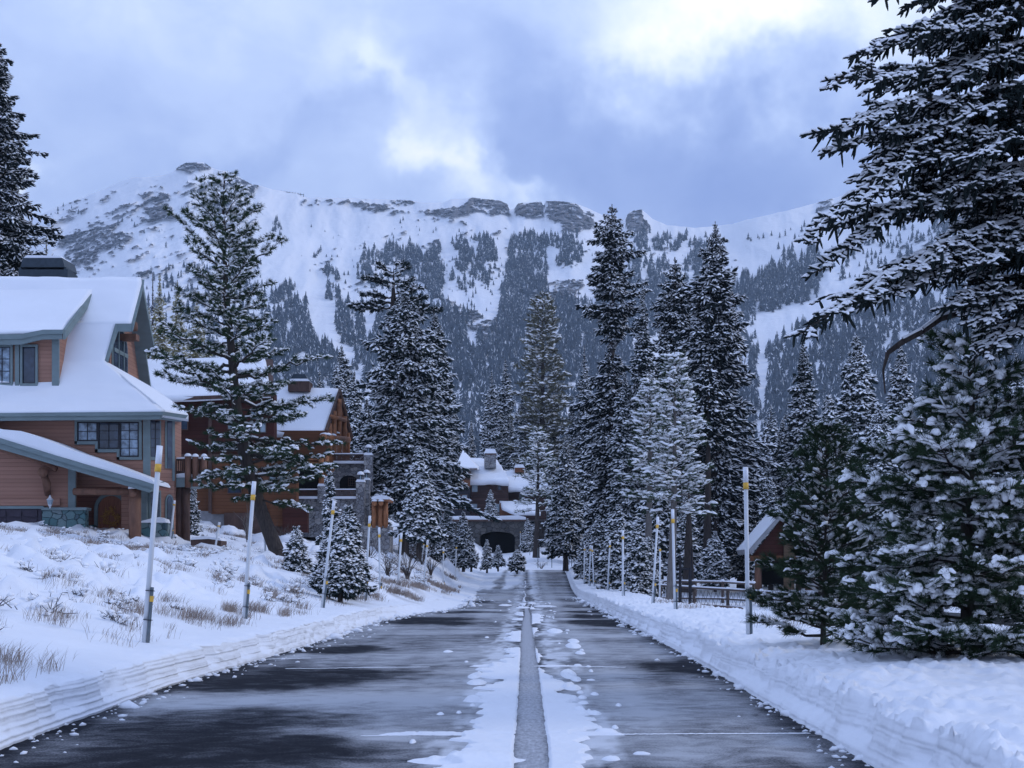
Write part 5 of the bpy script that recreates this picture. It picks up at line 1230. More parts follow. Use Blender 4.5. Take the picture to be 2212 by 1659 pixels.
h.part('handle', M_black, lambda m: m.rect(262, 1128, 264, 1138, 67.0, .08), dr_)
def wr(m):
    rs = np.random.RandomState(2)
    for i in range(110):
        a = rs.rand() * 6.28; r = 13 + 5.5 * rs.randn() * .6; b = a + rs.randn() * 1.2
        p = Q(239 + r * cos(a), 1118 - r * sin(a), 66.98 - .12 * rs.rand()); q = (p[0] + .16 * cos(b), p[1] - .03, p[2] + .16 * sin(b)); m.tube([p, ((p[0] + q[0]) / 2, p[1], (p[2] + q[2]) / 2), q], [.01, .035, .004], 4)
w_ = MB(Q(239, 1118, 67)); wr(w_); wo_ = w_.build('wreath', M_gold); wo_.location = Q(239, 1118, 67); tag(wo_, 'round wreath of dry golden leaves hanging on the arched wooden door', 'wreath')
h.part('log_beam', M_log, lambda m: m.tube([Q(160, 1062, 64.6), Q(296, 1062, 64.2)], .17, 12), smooth=True)
lp = h.part('log_post', M_log, lambda m: (m.tube([Q(291.5, 1190, 64.1), Q(291.5, 1056, 64.1)], .28, 14), m.tube([Q(287, 1066, 63.75), Q(287, 1066, 64.5)], .18, 12)), smooth=True)
h.part('snow_cap', M_snow_roof, lambda m: m.dome(Q(287, 1056, 64.0), .21, .3, .24, 12, 5), lp, smooth=True)
h.part('log_bracket', M_log, lambda m: (m.tube([Q(92, 1020, 63.9), Q(92, 1020, 65.2)], .23, 14), m.tube([Q(93, 1020, 64.6), Q(101, 1045, 64.6), Q(103, 1068, 65.1)], [.18, .2, .14], 10), m.tube([Q(-60, 950, 64.4), Q(100, 1002, 64.4), Q(122, 1014, 64.4)], .13, 10)), smooth=True)
h.rect('stone_wall', M_stone1, 304, 1129, 358, 1190, 65.7, .8); h.part('snow_cap', M_snow_roof, lambda m: m.uv([(303, 1129), (359, 1129), (356, 1121), (344, 1117), (326, 1120), (306, 1125)], 65.65, .8)); h.rect('stone_wall', M_stone1, 358, 1160, 380, 1190, 66.6, .5); h.part('snow_cap', M_snow_roof, lambda m: m.uv([(357, 1160), (381, 1160), (376, 1154), (360, 1154)], 66.55, .5))
# balcony on the right
bal = h.part('balcony_floor', M_teal, lambda m: m.uv([(377, 1032), (436, 1030), (436, 1046), (410, 1052), (377, 1052)], 67.6, 1.8))
h.part('snow_cover', M_snow_roof, lambda m: m.uv([(378, 1032), (436, 1030), (434, 1023), (420, 1026), (404, 1021), (380, 1024)], 67.7, 1.6), bal)
h.part('railing', M_logd, lambda m: (m.tube([Q(378, 992, 67.8), Q(442, 992, 67.8)], .07, 8), m.tube([Q(378, 1020, 67.8), Q(442, 1020, 67.8)], .06, 8), [m.tube([Q(u, 992, 67.8), Q(u, 1026, 67.8)], .035, 6) for u in np.arange(381, 441, 4.2)]), bal)
h.part('rail_snow', M_snow_roof, lambda m: m.uv([(380, 991), (440, 991), (436, 987), (420, 988), (400, 987), (382, 988)], 67.72, .16), bal)
for u, w_r, v0, v1 in ((375.5, .11, 985, 1052), (406, .15, 986, 1053), (422, .14, 987, 1051), (441, .13, 987, 1049)):
    p = h.part('balcony_post', M_log, lambda m: m.tube([Q(u, v1, 67.5), Q(u, v0, 67.5)], w_r, 10), smooth=True)
    if u > 380: h.part('snow_cap', M_snow_roof, lambda m: m.dome(Q(u, v0, 67.5), w_r * 1.25, w_r * 1.3, .16, 10, 4), p, smooth=True)
for u, r_ in ((386, .20), (402, .20)): h.part('log_post', M_logd, lambda m: m.tube([Q(u, 1195, 68), Q(u, 1052, 68)], r_, 12), smooth=True)
# lantern on the stone pier
lt = thing('wall_lantern', 'small white lantern standing on the green stone pier beside the garage', 'lantern', Q(108, 1098, 64.4)); lo_ = Q(108, 1098, 64.4)
m = MB(lo_); m.tube([Q(108, 1098, 64.4), Q(108, 1093, 64.4)], .03, 8); m.tube([Q(108, 1094, 64.4), Q(108, 1090, 64.4)], [.06, .10], 8); m.build('base', M_white, lt)
m = MB(lo_); m.tube([Q(108, 1090, 64.4), Q(108, 1080, 64.4)], [.10, .15], 8); m.build('glass', M_gpale, lt)
m = MB(lo_); m.tube([Q(108, 1080, 64.4), Q(108, 1076, 64.4), Q(108, 1069, 64.4)], [.19, .08, .015], 8); m.build('cap', M_white, lt)
bx_ = MB(Q(450, 1178, 66)); bx_.uv([(412, 1166), (450, 1164), (478, 1168), (478, 1180), (450, 1182), (412, 1178)], 66, 1.2); o = bx_.build('planter_box', M_logd); o.location = Q(450, 1178, 66); tag(o, 'low dark wooden planter box under the balcony of the peach house', 'planter')
bs_ = MB((0, 0, 0)); bs_.uv([(412, 1166), (450, 1164), (478, 1168), (474, 1162), (440, 1158), (415, 1161)], 65.95, 1.25); s_ = bs_.build('snow_cover', M_snow_roof); s_.parent = o; s_.location = tuple(-q for q in Q(450, 1178, 66))

# ================================================================== 2. red brown house
_x, _y, _ = Q(560, 1150, 92); h = House('lodge_house', 'large red brown house with timber gable and grey stone terraces behind the big pine', (_x, _y, gz(_x, _y) - .3))
h.rect('wall', M_red, 300, 858, 456, 986, 87.5, 1.0); h.rect('wall', M_rbrown, 300, 986, 456, 1108, 87.5, 1.0); h.rect('wall', M_red, 456, 850, 592, 986, 87.0, 1.0); h.rect('wall', M_rbrown, 456, 988, 640, 1110, 87.05, 1.0)
h.rect('band', M_logd, 300, 981, 594, 991, 86.85, .2); h.rect('corner_board', M_logd, 450, 860, 457, 1108, 86.9, .2); h.rect('foundation', M_conc, 300, 1104, 484, 1150, 87.3, .8); h.rect('foundation', M_logd, 484, 1108, 640, 1160, 86.9, .8)
h.surf('roof_snow', M_snow_roof, [(285, 777, 93, 570, 770, 93), (300, 790, 92, 575, 782, 92), (318, 822, 89.5, 580, 818, 89.5), (335, 856, 86.4, 585, 845, 86.6), (336, 860, 86.35, 585, 849, 86.5)], .3, 30, .08, 6)
h.part('fascia', M_logd, lambda m: m.uv([(330, 859), (590, 849), (590, 856), (330, 868)], 86.4, .2))
h.part('roof_deck', M_logd, lambda m: m.ext([Q(320, 864, 86.6), Q(590, 855, 86.6), Q(590, 776, 93), Q(290, 782, 93)], (0, 0, -.12)))
for a, b, c, e, g, nx in ((382, 902, 406, 929, M_gdark, 1), (491, 888, 504, 928, M_gpale, 1), (540, 880, 560, 906, M_gpale, 1), (491, 1010, 522, 1046, M_gpale, 1), (491, 1048, 522, 1066, M_gdark, 1), (581, 1013, 597, 1046, M_gpale, 1), (602, 1013, 618, 1046, M_gpale, 1), (560, 905, 575, 935, M_gpale, 1)):
    h.window(a, b, c, e, 86.9, nx, 1, fm=plain('window_red', (.12, .03, .025)) if a < 0 else M_logd, gm=g, fw=1.6)
# timber gable wing
h.rect('wall', M_rbrown, 586, 930, 708, 1082, 91.5, .6)
h.surf('roof_snow', M_snow_roof, [(585, 836, 97, 731, 839, 97), (585, 845, 96.3, 729, 850, 96.5), (580, 885, 94, 716, 888, 94.5), (572, 930, 91.4, 702, 926, 92.0), (571, 935, 91.3, 701, 930, 91.9)], .32, 24, .08, 7)
def tri(m):
    m.ext([Q(731, 846, 96.8), Q(757, 944, 99.5), Q(703, 938, 92.2)], (-.3, .3, 0))
h.part('gable_wall', M_rbrown, tri)
h.part('barge_board', M_logd, lambda m: (m.ext([Q(732, 839, 96.6), Q(759, 944, 99.4), Q(756, 950, 99.4), Q(730, 850, 96.6)], (.15, 0, 0)), m.ext([Q(732, 839, 96.6), Q(701, 928, 91.8), Q(703, 936, 91.8), Q(731, 850, 96.6)], (.15, 0, 0))))
def gx(u): return 92 + (u - 702) / 55 * 7.2
for u, v0, v1 in ((712, 915, 1000), (722, 888, 1000), (733, 862, 998), (744, 900, 996), (751, 935, 994)):
    h.part('log_post', M_logo, lambda m: m.tube([Q(u, v1, gx(u) - .4), Q(u, v0, gx(u) - .4)], .17, 8), smooth=True)
h.part('log_beam', M_logo, lambda m: (m.tube([Q(697, 944, gx(700) - .7), Q(752, 950, gx(752) - .7)], .22, 10), m.tube([Q(716, 900, gx(716) - .6), Q(746, 908, gx(746) - .6)], .15, 8)), smooth=True)
h.part('snow_cap', M_snow_roof, lambda m: (m.dome(Q(703, 940, 91.7), .45, .4, .18, 8, 3), m.dome(Q(718, 941, 93.6), .3, .3, .14, 8, 3), m.dome(Q(727, 936, 95), .25, .25, .12, 8, 3)), smooth=True)
# upper terrace
h.rect('stone_wall', M_stone2, 720, 1001, 790, 1150, 94, 3); h.uv('opening', M_room, [(734, 1054), (773, 1054)] + arc(753.5, 1040, 19.5, 13), 93.9, .05)
h.part('arch_ring', M_stone2, lambda m: [m.uv([o1, o2, i2, i1], 93.85, .12) for o1, o2, i1, i2 in zip(arc(753.5, 1040, 24, 18)[:-1], arc(753.5, 1040, 24, 18)[1:], arc(753.5, 1040, 19.5, 13)[:-1], arc(753.5, 1040, 19.5, 13)[1:])])
h.window(752, 1032, 771, 1050, 93.86, 4, 3, gm=M_gpale, fm=M_logd, fw=1, mw=.6)
rl = h.part('railing', M_logd, lambda m: (m.rect(722, 981, 789, 984, 93.8, .12), m.rect(722, 993, 789, 995, 93.8, .12), [m.rect(u, 984, u + 1.3, 993, 93.85, .06) for u in np.arange(723, 789, 2.6)])); h.part('rail_snow', M_snow_roof, lambda m: (m.rect(722, 978.6, 789, 981, 93.75, .22), m.rect(720, 995.5, 790, 1001, 93.6, .9)), rl)
# lower terrace
h.rect('stone_wall', M_stone2, 640, 1077, 772, 1160, 90.0, 3); h.rect('stone_wall', M_stone2, 624, 1082, 642, 1130, 90.4, 1)
h.uv('niche', M_room, [(750, 1160), (770, 1160)] + arc(760, 1114, 10, 10), 89.9, .05)
h.rect('room_opening', M_room, 645, 1012, 690, 1060, 91.3, .1)
rl = h.part('railing', M_logd, lambda m: (m.rect(645, 1058, 770, 1060.5, 89.9, .12), m.rect(645, 1070, 770, 1072, 89.9, .12), [m.rect(u, 1060, u + 1.3, 1070, 89.95, .06) for u in np.arange(646, 770, 2.8)])); h.part('rail_snow', M_snow_roof, lambda m: (m.rect(645, 1055.6, 770, 1058, 89.85, .2), m.rect(640, 1072, 772, 1077.3, 89.8, .8)), rl)
for u0, u1, v0, v1, dd_ in ((686, 703, 1049, 1086, 89.7), (769, 787, 1040, 1165, 89.6), (786, 804, 982, 1062, 92.5), (786, 798, 1036, 1165, 91.0)):
    c = h.rect('stone_column', M_stone2, u0, v0, u1, v1, dd_, .55); h.part('snow_cap', M_snow_roof, lambda m: m.uv([(u0 - 1, v0 + 1), (u1 + 1, v0 + 1), (u1 - 1, v0 - 4), (u0 + 2, v0 - 4.5)], dd_ - .05, .65), c)
for u, v0, v1, dd_ in ((640, 990, 1062, 90.9), (694, 985, 1052, 90.2), (706, 985, 1052, 90.6)): h.part('log_post', M_logo, lambda m: m.tube([Q(u, v1, dd_), Q(u, v0, dd_)], .17, 8), smooth=True)
h.part('log_beam', M_logo, lambda m: (m.tube([Q(620, 1000, 90.8), Q(712, 1004, 90.8)], .18, 8), m.tube([Q(702, 1012, 89.8), Q(702, 1012, 92)], .2, 10), m.tube([Q(716, 1014, 90.3), Q(716, 1014, 92)], .2, 10)), smooth=True)
h.part('snow_cap', M_snow_roof, lambda m: (m.dome(Q(703, 1006, 90), .32, .5, .25, 10, 3), m.dome(Q(717, 1008, 90.5), .28, .5, .22, 10, 3)), smooth=True)
h.rect('balcony', M_logo, 620, 985, 700, 994, 90.6, .4)
h.rect('side_wall', M_rbrown, 583, 1081, 624, 1137, 86.2, .5); h.uv('stair_wall', M_red, [(610, 1080), (628, 1080), (664, 1106), (664, 1150), (610, 1150)], 85.5, .6); h.part('snow_cap', M_snow_roof, lambda m: m.uv([(626, 1080), (630, 1078), (666, 1104), (664, 1107)], 85.4, .6))
c = h.rect('chimney', M_logd, 622, 822, 668, 845, 96, 1.5); h.part('snow_cap', M_snow_roof, lambda m: m.uv([(620, 823), (670, 823), (664, 818), (628, 818)], 95.9, 1.7), c); h.part('chimney_cap', M_cap, lambda m: m.uv([(628, 818), (664, 818), (658, 808), (634, 808)], 96, 1.4), c)
for u, v, dd_, lab in ((779, 1040, 89.8, 'snow capped lantern on the front stone column of the log house terrace'), (792, 1036, 91.2, 'snow capped lantern just behind the front terrace lantern'), (796, 981, 92.7, 'snow capped lantern on the upper stone column of the log house')):
    L0 = Q(u, v, dd_); t = thing('terrace_lantern', lab, 'lantern', L0, group='lanterns on the stone terrace columns')
    m = MB(L0); m.tube([L0, (L0[0], L0[1], L0[2] + .12)], .12, 8); m.tube([(L0[0], L0[1], L0[2] + .38), (L0[0], L0[1], L0[2] + .42)], .2, 8); [m.tube([(L0[0] + .1 * cos(a), L0[1] + .1 * sin(a), L0[2] + .1), (L0[0] + .1 * cos(a), L0[1] + .1 * sin(a), L0[2] + .4)], .02, 4) for a in (0.8, 2.4, 3.9, 5.5)]; m.build('frame', M_black, t)
    m = MB(L0); m.tube([(L0[0], L0[1], L0[2] + .12), (L0[0], L0[1], L0[2] + .38)], .085, 8); m.build('glass', M_gpale, t)
    m = MB(L0); m.dome((L0[0], L0[1], L0[2] + .42), .25, .25, .24, 10, 4); m.build('snow_cap', M_snow_roof, t, smooth=True)
# barrel roofed log shelter next to it
L0 = Q(820, 1140, 88); h = House('log_shelter', 'small orange log shelter with a humped snowy roof beside the stone terrace', (L0[0], L0[1], L0[2] - .4), 'shelter')
h.rect('wall', M_logo, 808, 1082, 834, 1140, 88.5, 1.2); h.rect('stone_base', M_stone2, 780, 1136, 842, 1240, 88.0, 2.2)
for u in (808, 822, 833): h.part('log_post', M_logo, lambda m: m.tube([Q(u, 1140, 88.1), Q(u, 1082, 88.1)], .16, 8), smooth=True)
h.part('roof_beam', M_logo, lambda m: (m.rect(803, 1078, 841, 1083, 87.7, 2.4), m.tube([Q(809, 1087, 87.6), Q(809, 1087, 89)], .17, 8), m.tube([Q(823, 1087, 87.6), Q(823, 1087, 89)], .17, 8)))
h.part('roof_snow', M_snow_roof, lambda m: (m.uv([(802, 1078.5)] + [(822 - 20 * cos(a), 1078 - 8.5 * sin(a) ** .6) for a in np.linspace(.1, pi - .1, 9)] + [(842, 1078.5)], 87.6, 2.6), m.dome(Q(809, 1083, 87.7), .2, .2, .16, 8, 3), m.dome(Q(823, 1083, 87.7), .2, .2, .16, 8, 3)))

# ================================================================== 3. lodge at the end of the road
L0 = Q(1070, 1195, 200); h = House('lodge_house', 'dark brown log lodge above a stone portal with an arched black opening', (L0[0], L0[1], gz(L0[0], L0[1]) - .5))
h.rect('wall', M_logwall, 1012, 1040, 1098, 1122, 202, 6); h.rect('wall', M_logwall, 1086, 1050, 1180, 1122, 204, 6); h.rect('turret_wall', M_logd, 988, 1006, 1015, 1040, 199.5, 4); h.rect('turret_wall', M_shingle, 989, 1037, 1015, 1052, 199.3, 4); h.rect('bay_wall', M_black, 979, 1051, 1014.5, 1118, 199, 3)
h.rect('turret_band', M_logd, 955, 1040, 990, 1118, 201, 3)
h.surf('roof_snow', M_snow_roof, [(1018, 988, 208, 1074, 992, 208), (1017, 996, 206.5, 1080, 1003, 206.5), (1014, 1020, 203.5, 1093, 1022, 203.5), (1012, 1036, 200.8, 1100, 1036, 200.8), (1012, 1038, 200.7, 1100, 1038, 200.7)], .7, 24, .5, 11)
h.part('fascia', M_logd, lambda m: (m.rect(1012, 1038, 1100, 1042, 200.9, .5), m.rect(1085, 1054, 1180, 1057, 203, .5)))
h.surf('roof_snow', M_snow_roof, [(1086, 1016, 210, 1176, 1016, 210), (1087, 1035, 206, 1180, 1036, 206), (1086, 1052, 202.8, 1186, 1052, 202.8), (1086, 1055, 202.7, 1186, 1055, 202.7)], .6, 24, .4, 12)
def tur(m):
    a = Q(1000, 972, 201.5); e = [Q(984, 1010, 197.8), Q(1031, 1010, 198.6), Q(1036, 1008, 204), Q(984, 1008, 205)]
    m.add([a] + e + [(x, y, z - .35) for x, y, z in e], [(0, 1, 2), (0, 2, 3), (0, 3, 4), (0, 4, 1), (1, 5, 6, 2), (2, 6, 7, 3), (3, 7, 8, 4), (4, 8, 5, 1), (5, 8, 7, 6)])
h.part('turret_roof', M_snow_roof, tur); h.rect('fascia', M_logd, 985, 1012, 1031, 1014, 198, .5)
c = h.rect('chimney', M_stone2, 1046, 982, 1071, 1010, 203.5, 1.8); h.part('chimney_cap', M_shingle, lambda m: m.rect(1047, 976, 1071, 983, 203.7, 1.5), c); h.part('snow_cap', M_snow_roof, lambda m: m.uv([(1045, 979), (1073, 979), (1069, 970), (1050, 969)], 203.3, 2.2), c)
c = h.rect('chimney', M_shingle, 1112, 1009, 1132, 1020, 208, 1.8); h.part('snow_cap', M_snow_roof, lambda m: m.uv([(1110, 1010), (1134, 1010), (1130, 1003), (1114, 1003)], 207.8, 2.2), c)
for a, b, c, e, g, dd_ in ((1018, 1045, 1033, 1064, M_gpale, 201.9), (1074, 1044, 1084, 1060, M_gdark, 201.9), (1018, 1087, 1032, 1104, M_gpale, 201.9), (1048, 1087, 1080, 1108, M_gpale, 201.9), (981, 1068, 995, 1101, M_gpale, 198.9), (997, 1068, 1010, 1101, M_gpale, 198.9), (992, 1014, 1001, 1032, M_gpale, 199.4), (1003, 1014, 1011, 1032, M_gpale, 199.4), (1120, 1064, 1134, 1080, M_gdark, 203.9)):
    h.window(a, b, c, e, dd_, 1, 1, fm=M_logd, gm=g, fw=1.4)
h.surf('roof_snow', M_snow_roof, [(1079, 1082, 201.6, 1160, 1082, 201.6), (1085, 1095, 200, 1164, 1095, 200), (1112, 1106, 198.6, 1168, 1107, 198.6)], .45, 16, .2, 13)
h.uv('porch_gable', M_shingle, [(1080, 1086), (1112, 1110), (1112, 1118), (1080, 1118)], 200.8, .4)
# portal
P = [(962, 1122), (1134, 1122), (1134, 1200), (1112, 1200), (1112, 1160)] + [(1074.5 + 37.5 * cos(a), 1160 - 12 * sin(a)) for a in np.linspace(.15, pi - .15, 10)] + [(1037, 1160), (1037, 1200), (962, 1200)]
h.uv('portal_wall', M_stone3, P, 196, 1.2); h.rect('portal_side', M_stone3, 1120, 1122, 1134, 1200, 197.2, 5); h.rect('dark_opening', M_room, 1000, 1135, 1128, 1205, 199, .3)
h.part('terrace_snow', M_snow_roof, lambda m: m.uv([(958, 1124), (1136, 1124), (1136, 1117), (1120, 1113), (1060, 1115), (1000, 1114), (958, 1116)], 195.8, 6)); h.rect('terrace_edge', M_logd, 958, 1122.5, 1136, 1126, 195.6, .6)
h.part('railing', M_black, lambda m: ([m.rect(u, 1105, u + .8, 1116, 195.9, .06) for u in np.arange(1017, 1050, 4)], m.rect(1017, 1104.5, 1050, 1105.5, 195.9, .08)))
# house half hidden on the right
L0 = Q(1270, 1180, 165); h = House('mountain_house', 'brown house with a steep snowy roof half hidden by firs right of the road end', (L0[0], L0[1], L0[2] - 1))
h.rect('wall', M_rbrown, 1236, 1146, 1310, 1190, 166, 5)
h.surf('roof_snow', M_snow_roof, [(1242, 1076, 171, 1300, 1076, 171), (1236, 1110, 168, 1308, 1110, 168), (1230, 1146, 165, 1316, 1146, 165)], .5, 14, .3, 14); h.rect('fascia', M_logd, 1230, 1148, 1316, 1152, 165.1, .4)
h.rect('chimney', M_black, 1253, 1068, 1275, 1082, 170, 2)

# ================================================================== 4. shelter on the right
L0 = Q(1665, 1265, 84); h = House('picnic_shelter', 'timber picnic shelter with a snowy pointed roof behind the rail fence', (L0[0], L0[1], L0[2] - .4), 'shelter')
ap = (1688, 1108)
h.part('roof', M_conc, lambda m: (m.ext([Q(1618, 1187, 82.5), Q(ap[0], ap[1], 82.5), Q(ap[0] + 1, ap[1] + 10, 82.5), Q(1622, 1197, 82.5)], (0, 5, 0)), m.ext([Q(ap[0], ap[1], 82.5), Q(1762, 1190, 82.5), Q(1758, 1200, 82.5), Q(ap[0], ap[1] + 10, 82.5)], (0, 5, 0))))
h.part('roof_snow', M_snow_roof, lambda m: (m.ext([Q(1616, 1186, 82.6), Q(ap[0], ap[1] - 7, 82.6), Q(ap[0], ap[1] - .3, 82.6), Q(1619, 1187, 82.6)], (0, 4.8, 0)), m.ext([Q(ap[0], ap[1] - 7, 82.6), Q(1764, 1186, 82.6), Q(1762, 1190, 82.6), Q(ap[0], ap[1] - .3, 82.6)], (0, 4.8, 0))))
h.uv('gable_wall', M_red, [(1628, 1196), (1688, 1122), (1750, 1196), (1750, 1204), (1628, 1204)], 83.2, .2); h.rect('beam', M_rbrown, 1622, 1200, 1756, 1212, 83.0, .4)
for u, w_r, m_ in ((1637, .17, M_log), (1748, .2, M_log), (1640, .15, M_logd), (1725, .15, M_logd)): h.part('log_post', m_, lambda m: m.tube([Q(u, 1275, 83.4 + (3 if m_ is M_logd else 0)), Q(u, 1210, 83.4 + (3 if m_ is M_logd else 0))], [w_r * 1.25, w_r], 10), smooth=True)
h.rect('end_wall', siding('tan_boards', (.12, .08, .05), .3), 1694, 1150, 1716, 1274, 82.9, .25); h.rect('back_wall', M_room, 1640, 1212, 1700, 1262, 87, .1)
# ------------------------------------------------------------------ snow marker poles
M_pole = plain('pole_plastic', (.60, .63, .66), .45, .05, 2)
M_poletop = plain('pole_reflector', (.74, .76, .80), .3, .05)
M_yel = plain('yellow_band', (.72, .42, .06), .45, .08)
M_steel = plain('galvanised_steel', (.13, .16, .18), .5, .25, 8, metal=.4)
PG_L, PG_R = 'snow marker poles along the left bank', 'snow marker poles along the right bank'
POLES = [  # base u,v ; top u,v ; length ; detail ; label
 (312, 1382, 345, 963, 2.9, 2, 'leaning white marker pole nearest the camera on the left bank', PG_L),
 (526, 1342, 549, 1040, 2.9, 2, 'second white marker pole along the left bank, standing in a big brown grass tuft', PG_L),
 (696, 1306, 722, 1081, 2.9, 2, 'third white marker pole on the left in front of the bushy fir', PG_L),
 (788, 1295, 799, 1114, 2.9, 2, 'marker pole just right of the bushy fir on the left', PG_L),
 (821, 1303, 819, 1139, 2.9, 2, 'upright marker pole under the broken topped fir', PG_L),
 (858, 1296, 867, 1151, 2.9, 1, 'marker pole before the trunk of the broken topped fir', PG_L),
 (913, 1286, 924, 1166, 2.9, 1, 'leaning marker pole on the left slope just past the broken topped fir', PG_L),
 (574, 1220, 570, 1110, 2.2, 1, 'thin marker pole crossing the foot of the leaning pine', PG_L),
 (664, 1176, 665, 1115, 2.0, 1, 'thin stake in front of the stair of the log house', PG_L),
 (695, 1150, 697, 1109, 1.8, 1, 'thin stake against the grey stone terrace wall', PG_L),
 (88, 1141, 95, 1085, 1.3, 1, 'short yellow topped stake by the dark garage door', PG_L),
 (368, 1163, 377, 1081, 1.8, 1, 'yellow topped stake in front of the small arched window', PG_L),
 (462, 1201, 474, 1128, 1.6, 1, 'orange topped stake right of the planter box', PG_L),
 (875, 1190, 879, 1150, 1.6, 0, 'thin leaning stake right of the broken topped fir trunk', PG_L),
 (908, 1245, 916, 1169, 2.3, 0, 'thin pale stake behind the leaning slope pole', PG_L),
 (957, 1281, 958, 1182, 2.9, 1, 'upright marker pole left of the roadside young firs', PG_L),
 (983, 1261, 986, 1177, 2.9, 0, 'marker pole second before the crest on the left', PG_L),
 (991, 1251, 994, 1174, 2.9, 0, 'marker pole before the left young fir of the pair', PG_L),
 (1002, 1240, 999, 1169, 2.9, 0, 'marker pole leaning left between the young firs', PG_L),
 (1006, 1232, 1010, 1166, 2.9, 0, 'last tall marker pole left of the crest', PG_L),
 (978, 1229, 978, 1169, 2.9, 0, 'thin marker pole among the young fir twigs', PG_L),
 (943, 1226, 945, 1178, 2.6, 0, 'dark thin marker pole up the left slope', PG_L),
 (1076, 1190, 1076, 1165, 2.3, 0, 'thin stake above the little fir at the dark arch', 'stakes at the road end'),
 (1101, 1196, 1101, 1175, 2.0, 0, 'white stake in the mouth of the dark arch', 'stakes at the road end'),
 (1124, 1195, 1124, 1146, 3.2, 0, 'tall stake at the right corner of the stone portal', 'stakes at the road end'),
 (1144.5, 1219, 1144.5, 1182, 2.2, 0, 'dark stake leftmost beyond the crest', 'stakes at the road end'),
 (1162, 1229, 1162, 1182, 2.4, 0, 'dark stake under the roadside pine trunk', 'stakes at the road end'),
 (1182, 1228, 1182, 1186, 2.2, 0, 'grey stake between pine and leaning fir foot', 'stakes at the road end'),
 (1192, 1229, 1192, 1184, 2.3, 0, 'dark stake nearest the leaning fir foot', 'stakes at the road end'),
 (1229, 1217, 1229, 1166, 2.6, 0, 'dark pole right of the leaning fir foot', PG_R), (1235, 1229, 1234, 1164, 2.9, 0, 'dark pole on the right bank at the crest', PG_R),
 (1243, 1240, 1242, 1177, 2.9, 0, 'pale pole on the right bank just before the crest', PG_R), (1261, 1268, 1263, 1177, 2.9, 1, 'marker pole left of the crossing pair on the right bank', PG_R),
 (1272, 1273, 1276, 1177, 2.9, 1, 'left pole of the crossing pair on the right bank', PG_R), (1283, 1276, 1279, 1179, 2.9, 1, 'right pole of the crossing pair on the right bank', PG_R),
 (1298.5, 1248, 1298.5, 1174, 2.7, 0, 'thin white pole inside the young fir thicket', PG_R), (1312, 1284, 1318, 1167, 2.9, 1, 'marker pole in front of the thicket middle', PG_R),
 (1345, 1290.5, 1345.6, 1145, 2.9, 1, 'tall upright marker pole at the right edge of the thicket', PG_R), (1409, 1302, 1421, 1116, 2.9, 2, 'marker pole leaning right, before the left end of the rail fence', PG_R),
 (1458, 1322, 1453, 1100, 2.9, 2, 'marker pole crossing the black metal frame', PG_R), (1616, 1365, 1610.5, 1009, 2.9, 2, 'tallest marker pole in front of the shelter and rail fence', PG_R),
 (1836, 1290, 1844, 1222, 1.8, 1, 'short white pole glimpsed between the two near pines', PG_R), (1810, 1276, 1815, 1252, .7, 0, 'stub of a white stake between the two near pines', PG_R),
 (1385, 1290, 1386, 1200, 2.4, 0, 'dark thin pole before the left end of the far fence rail', PG_R), (1425, 1290, 1426, 1180, 2.4, 0, 'faint pole behind the leaning marker pole', PG_R)]
for i, (ub, vb, ut, vt, ln, det, lab, grp) in enumerate(POLES):
    d = ln * F / (vb - vt); B = np.array(Q(ub, vb, d)); T = np.array(Q(ut, vt, d + (.12 if det else 0)))
    g_ = gz(B[0], B[1]); dn = max(.25, B[2] - g_ + .25); D = (T - B) / (T[2] - B[2]); B0 = B - D * dn
    r = .038 if ln > 2.5 else .026
    if d > 55: r = .050
    t = thing('snow_pole' if ln > 2.5 else 'marker_stake', lab, 'marker pole', tuple(B), 0, grp)
    o3 = tuple(B); n = 10 if det == 2 else 6
    def P(k): return B + (T - B) * k
    if det == 0:
        dark = 'dark' in lab
        MB(o3).tube([B0, P(.96)], r * .9, n).build('pole', M_steel if dark else M_pole, t, smooth=True); MB(o3).tube([P(.90), P(.95)], r * 1.05, n).build('reflective_band', M_steel if dark else M_yel, t); continue
    MB(o3).tube([B0, P(.93)], r, n).build('pole', M_pole, t, smooth=True)
    MB(o3).tube([P(.90), P(1.0)], r * 1.22, n).build('reflector', M_poletop, t, smooth=True)
    MB(o3).tube([P(.865), P(.905)], r * 1.27, n).build('reflective_band', M_yel, t, smooth=True)
    off = np.array((r * 1.5, -.01, 0)); s_ = MB(o3)
    s_.box(B[0] + off[0] - .02, B[0] + off[0] + .02, B[1] - .02, B[1] + .02, B[2] - .2, B[2]) if False else s_.tube([B0 + off, P(.27) + off], .026, 5)
    st = s_.build('steel_stake', M_steel, t); MB(o3).tube([P(.195) + off + np.array((.004, -.004, 0)), P(.225) + off + np.array((.004, -.004, 0))], .031, 5).build('yellow_sticker', M_yel, st)
    if det == 2:
        for k in (.10, .25): MB(o3).tube([P(k) + off * .5, P(k + .004) + off * .5], .072, 12).build('wire_tie', M_black, t)

